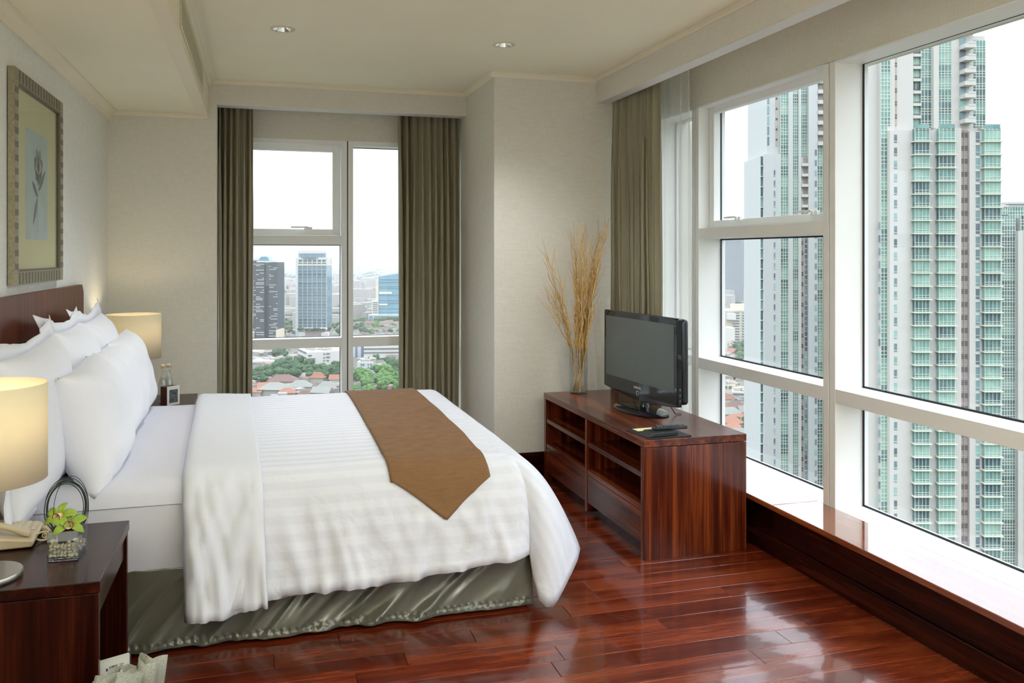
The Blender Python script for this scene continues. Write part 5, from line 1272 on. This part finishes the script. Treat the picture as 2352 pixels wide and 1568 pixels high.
slab_building('house_block', 'white three storey block with long balconies over red roofs', 1700, 564, 1682, 1724, 900, 14, [(1684, 1724, 903, 907), (1684, 1724, 912, 915)], turn=-14)
slab_building('house_block', 'concrete house with flat roof beyond the white block', 1665, 600, 1655, 1690, 884, 10, [(1666, 1670, 886, 892), (1674, 1680, 886, 892)], mt=M['cream_wall'])
slab_building('house_block', 'grey unfinished concrete block behind the red roofs', 1725, 492, 1712, 1752, 935, 10, [], mt=M['grey_wall'], turn=-10)
slab_building('house_block', 'pale house with a brown ribbon beside the tower', 1738, 582, 1724, 1765, 892, 10, [(1726, 1764, 902, 908)], mt=M['cream_wall'])

# ---- houses with pitched roofs
def house_meshes():
    w, l_, hw_, hr = 1, 1, .42, .34
    wl_ = MB().box(-.5, .5, -.5, .5, 0, hw_).mesh('walls', M['house_wall']); out = {}
    def roof(hip):
        e = .58; r0 = .5 - hip; v = [(-e, -e, hw_ - .03), (e, -e, hw_ - .03), (e, e, hw_ - .03), (-e, e, hw_ - .03), (-r0 - (.08 if not hip else 0), 0, hw_ + hr), (r0 + (.08 if not hip else 0), 0, hw_ + hr)]
        return MB().add(v, [(0, 1, 5, 4), (2, 3, 4, 5), (1, 2, 5), (3, 0, 4), (3, 2, 1, 0)])
    for k, m_ in (('terra', 'terra'), ('brown', 'brown_roof'), ('grey', 'grey_roof')):
        for hip in (.28, 0.0): out[(k, hip)] = roof(hip).mesh('roof', M[m_])
    return wl_, out
HWALL, HROOF = house_meshes()
HLAB = {'terra': 'small house with an orange tiled roof in the streets far below', 'brown': 'small house with a brown tiled roof in the streets far below', 'grey': 'small house with a grey sheet roof in the streets far below'}
def house(px, py, wpx, kind, hip, rz=0, ratio=.75, hk=1.0):
    d = dground(py); p = site(px, d); w = wpx / 1989 * d
    t = thing('house', HLAB[kind], 'house', (p.x, p.y, GZ), R_(rz - YAW), 'houses with ' + {'terra': 'orange', 'brown': 'brown', 'grey': 'grey'}[kind] + ' roofs')
    for nm, me in (('walls', HWALL), ('roof', HROOF[(kind, hip)])):
        c = link(nm, me, t); c.scale = (w, w * ratio, min(w, 14) * hk * .8)
    return t
HOUSES = []
pr_ = random.Random(31)
for a in ((612, 898, 34, 'terra', 0, 10), (650, 886, 58, 'brown', .28, 4), (632, 906, 60, 'grey', .28, -6), (690, 900, 46, 'grey', .28, 8), (668, 893, 22, 'grey', 0, 40), (715, 893, 24, 'brown', 0, 4), (728, 878, 40, 'terra', .28, -8), (708, 876, 34, 'grey', 0, 5), (752, 899, 40, 'grey', .28, -5), (778, 896, 30, 'grey', 0, 6), (776, 880, 34, 'terra', 0, 3), (660, 912, 36, 'terra', .28, 12), (740, 912, 40, 'grey', 0, -10), (700, 914, 30, 'brown', .28, 9), (585, 880, 20, 'terra', .28, 5), (590, 908, 30, 'terra', 0, -12),
          (1690, 985, 62, 'terra', .28, 30), (1740, 972, 60, 'terra', .28, -12), (1748, 1030, 70, 'terra', .28, -18), (1676, 962, 46, 'grey', .28, 12), (1668, 1010, 60, 'terra', 0, 25), (1716, 955, 40, 'grey', 0, 8), (1690, 945, 40, 'brown', .28, -6), (1660, 945, 34, 'terra', 0, 20), (1745, 1090, 56, 'terra', .28, 10), (1700, 1015, 54, 'grey', .28, -20), (1670, 925, 34, 'terra', .28, 5), (1735, 925, 34, 'brown', 0, -8), (1700, 872, 30, 'grey', .28, 7), (1740, 868, 30, 'terra', 0, 12), (1668, 872, 30, 'grey', 0, -9), (1690, 925, 28, 'grey', 0, 15)):
    HOUSES.append(house(*a))
HL = {0: 'orange gabled house at the left edge below the far window', 1: 'wide brown tiled villa left of centre in the far window', 2: 'wide grey roofed house in front of the brown villa', 3: 'grey hipped roof house in the middle below the far window', 5: 'narrow brown gabled house beside the grey hipped roof', 8: 'pale house with grey hipped roof nearest the far mullion', 16: 'long orange tiled house just above the console corner', 17: 'orange tiled house beside the edge of the left tower', 18: 'large orange hipped villa at the foot of the left tower', 19: 'grey hipped roof behind the long orange house', 20: 'orange gabled house half hidden behind the console top', 24: 'lowest orange roof among trees at the tower foot'}
for k_, v_ in HL.items():
    HOUSES[k_]['label'] = v_; del HOUSES[k_]['group']
for k in range(70):                                 # the next rows back
    if k % 3 < 2: px, py = pr_.uniform(580, 915), 628 + 160 * pr_.random() ** 1.5
    else: px, py = pr_.uniform(1655, 1760), 690 + 150 * pr_.random()
    if 668 < px < 760 and py > 770: continue
    house(px, py, pr_.uniform(10, 17) * (.5 + (py - 600) / 190), pr_.choice(('terra', 'terra', 'brown', 'grey')), pr_.choice((.28, 0.0)), pr_.uniform(-40, 40))
# ---- trees
def tree_mesh(seed, mt):
    rr = random.Random(seed); mb = MB()
    for k in range(9):
        a = rr.uniform(0, 2 * PI); r_ = rr.uniform(0, .34); mb.ball((r_ * math.cos(a), r_ * math.sin(a), rr.uniform(.42, .80)), rr.uniform(.19, .32), 3, sc=(1, 1, .85))
    o0 = len(mb.v)
    mb.v = [tuple(Vector(v) + Vector((nz3(v[0] * 9, v[1] * 9, v[2] * 9 + seed), nz3(v[0] * 9 + 5, v[1] * 9, v[2] * 9), nz3(v[0] * 9, v[1] * 9 + 5, v[2] * 9))) * .06 + Vector((nz3(v[0] * 26, v[1] * 26, v[2] * 26 + seed), nz3(v[0] * 26 + 5, v[1] * 26, v[2] * 26), nz3(v[0] * 26, v[1] * 26 + 5, v[2] * 26))) * .045) for v in mb.v]
    mb.tube([(0, 0, 0), (0, 0, .5)], [.05, .03], 6, 1)
    return mb.mesh('tree', [mt, M['trunk']])
TREES = [tree_mesh(k, M['leaf']) for k in range(4)]; TREES2 = [tree_mesh(k + 9, M['leaf2']) for k in range(3)]
def tree(px, py, wpx, bright=False, hk=1.0):
    d = dground(py); p = site(px, d); w = wpx / 1989 * d
    o = link('tree', pr_.choice(TREES2 if bright else TREES)); o.location = (p.x, p.y, GZ); o.scale = (w, w, w * hk * pr_.uniform(.85, 1.1)); o.rotation_euler = (0, 0, pr_.uniform(0, 6))
    tag(o, 'bright green leafy tree in the grove right of the far mullion' if bright else 'dark green leafy tree between the buildings far below', 'tree', 'bright green trees of the grove' if bright else 'dark green trees between the buildings')
def grove(px0, px1, py0, py1, n_, w0, w1, bright=False):
    for k in range(n_): py = py0 + (py1 - py0) * k / max(1, n_ - 1); tree(pr_.uniform(px0, px1), py + pr_.uniform(-2, 2), pr_.uniform(w0, w1), bright)
grove(812, 925, 862, 905, 46, 20, 30, True); grove(885, 925, 842, 862, 7, 20, 28)
grove(640, 712, 845, 878, 22, 20, 30); grove(580, 640, 858, 882, 16, 18, 28); grove(722, 790, 852, 876, 16, 20, 32); grove(622, 668, 806, 826, 10, 16, 22); grove(845, 872, 832, 842, 4, 16, 22)
grove(640, 672, 725, 768, 14, 12, 18); grove(750, 785, 720, 768, 12, 12, 18); grove(812, 850, 712, 768, 20, 10, 16); grove(850, 920, 746, 770, 16, 10, 15, True); grove(812, 850, 690, 712, 6, 9, 14); grove(640, 668, 640, 655, 6, 9, 14)
grove(1690, 1745, 800, 835, 22, 16, 24); grove(1716, 1756, 684, 700, 8, 9, 14); grove(1722, 1760, 1010, 1075, 9, 26, 40); grove(1700, 1722, 985, 1010, 4, 22, 30); grove(1658, 1690, 780, 800, 5, 12, 18)
# ---- the rest of the city out to the horizon: too small to count
cm = [mat('far_wall', lin(142, 138, 132), .8), mat('far_tiles', lin(122, 86, 70), .85), mat('far_roof', lin(120, 120, 118), .8), M['leaf'], mat('far_beige', lin(132, 124, 114), .8)]
vs, fs, mi = [], [], []
def cbox(x, y, w, l_, h_, a, m0, m1):
    o = len(vs); ca, sa_ = math.cos(a), math.sin(a)
    for z in (GZ, GZ + h_):
        for (u, v_) in ((-w, -l_), (w, -l_), (w, l_), (-w, l_)): vs.append((x + u * ca - v_ * sa_, y + u * sa_ + v_ * ca, z))
    for f in ((0, 1, 5, 4), (1, 2, 6, 5), (2, 3, 7, 6), (3, 0, 4, 7)): fs.append(tuple(i + o for i in f)); mi.append(m0)
    fs.append((o + 4, o + 5, o + 6, o + 7)); mi.append(m1)
for k in range(9000):
    d = 1150 * (9 ** (pr_.random() ** .8)); px = pr_.uniform(480, 1000) if k % 4 < 3 else pr_.uniform(1560, 1860)
    p = site(px, d); kind = pr_.random()
    if kind < .45: s_ = pr_.uniform(4, 8); cbox(p.x, p.y, s_, s_ * pr_.uniform(.6, 1), pr_.uniform(4, 9), pr_.uniform(0, 3), 0, 1)
    elif kind < .62: s_ = pr_.uniform(6, 16); cbox(p.x, p.y, s_, s_ * .7, pr_.uniform(6, 16), pr_.uniform(0, 3), 0, 2)
    elif kind < .92: s_ = pr_.uniform(4, 14); cbox(p.x, p.y, s_, s_, pr_.uniform(5, 10), pr_.uniform(0, 3), 3, 3)
    elif kind < .965: s_ = pr_.uniform(8, 22); cbox(p.x, p.y, s_, s_ * .5, pr_.uniform(14, 34), pr_.uniform(0, 3), 0, 4)
    else: s_ = pr_.uniform(5, 10); cbox(p.x, p.y, s_, s_, pr_.uniform(4, 8), pr_.uniform(0, 3), 4, 1)
me = bpy.data.meshes.new('distant_city'); me.from_pydata(vs, [], fs)
for m_ in cm: me.materials.append(m_)
me.polygons.foreach_set('material_index', mi)
link('distant_city', me, None, 'stuff')
# near streets under the towers: roofs and yards packed between the counted houses
vs, fs, mi = [], [], []
for k in range(900):
    d = pr_.uniform(330, 1150); px = pr_.uniform(520, 960) if k % 3 < 2 else pr_.uniform(1600, 1800); p = site(px, d); s_ = pr_.uniform(2, 4.5); cbox(p.x, p.y, s_, s_ * pr_.uniform(.6, 1), pr_.uniform(2.5, 5), pr_.uniform(0, 3), pr_.choice((0, 0, 4, 2)), pr_.choice((1, 1, 2, 4, 3)))
me = bpy.data.meshes.new('back_yards'); me.from_pydata(vs, [], fs)
for m_ in cm: me.materials.append(m_)
me.polygons.foreach_set('material_index', mi); link('back_yards', me, None, 'stuff')

# ---- city haze lying over the plain
HAZE = 0.00012
m = bpy.data.materials.new('haze'); m.use_nodes = True; n = m.node_tree.nodes; n.clear(); L = m.node_tree.links
ou = n.new('ShaderNodeOutputMaterial'); vsn = n.new('ShaderNodeVolumeScatter'); vsn.inputs['Density'].default_value = HAZE; vsn.inputs['Color'].default_value = (.97, .98, 1, 1); vsn.inputs['Anisotropy'].default_value = 0.2
L.new(vsn.outputs[0], ou.inputs['Volume'])
mb = MB(); hz = []
n_ = 40; R0, R1 = 330.0, 12500.0; a0, a1 = R_(-40), R_(70)
pts = [(R1 * math.sin(a0 + (a1 - a0) * i / n_), R1 * math.cos(a0 + (a1 - a0) * i / n_)) for i in range(n_ + 1)] + [(R0 * math.sin(a1 - (a1 - a0) * i / n_), R0 * math.cos(a1 - (a1 - a0) * i / n_)) for i in range(n_ + 1)]
k = len(pts); mb.v = [(p[0], p[1], GZ - 1) for p in pts] + [(p[0], p[1], 260.0) for p in pts]
q = n_ + 1
for i in range(n_):
    j = k - 1 - i
    for base, fl2 in ((0, True), (k, False)):
        f = (base + i, base + i + 1, base + j - 1, base + j); mb.f.append(f if fl2 else f[::-1]); mb.mi.append(0)
for i in range(k): mb.f.append((i, (i + 1) % k, k + (i + 1) % k, k + i)); mb.mi.append(0)
o = obj('haze', mb, m, kind='stuff', weld=1e-3)
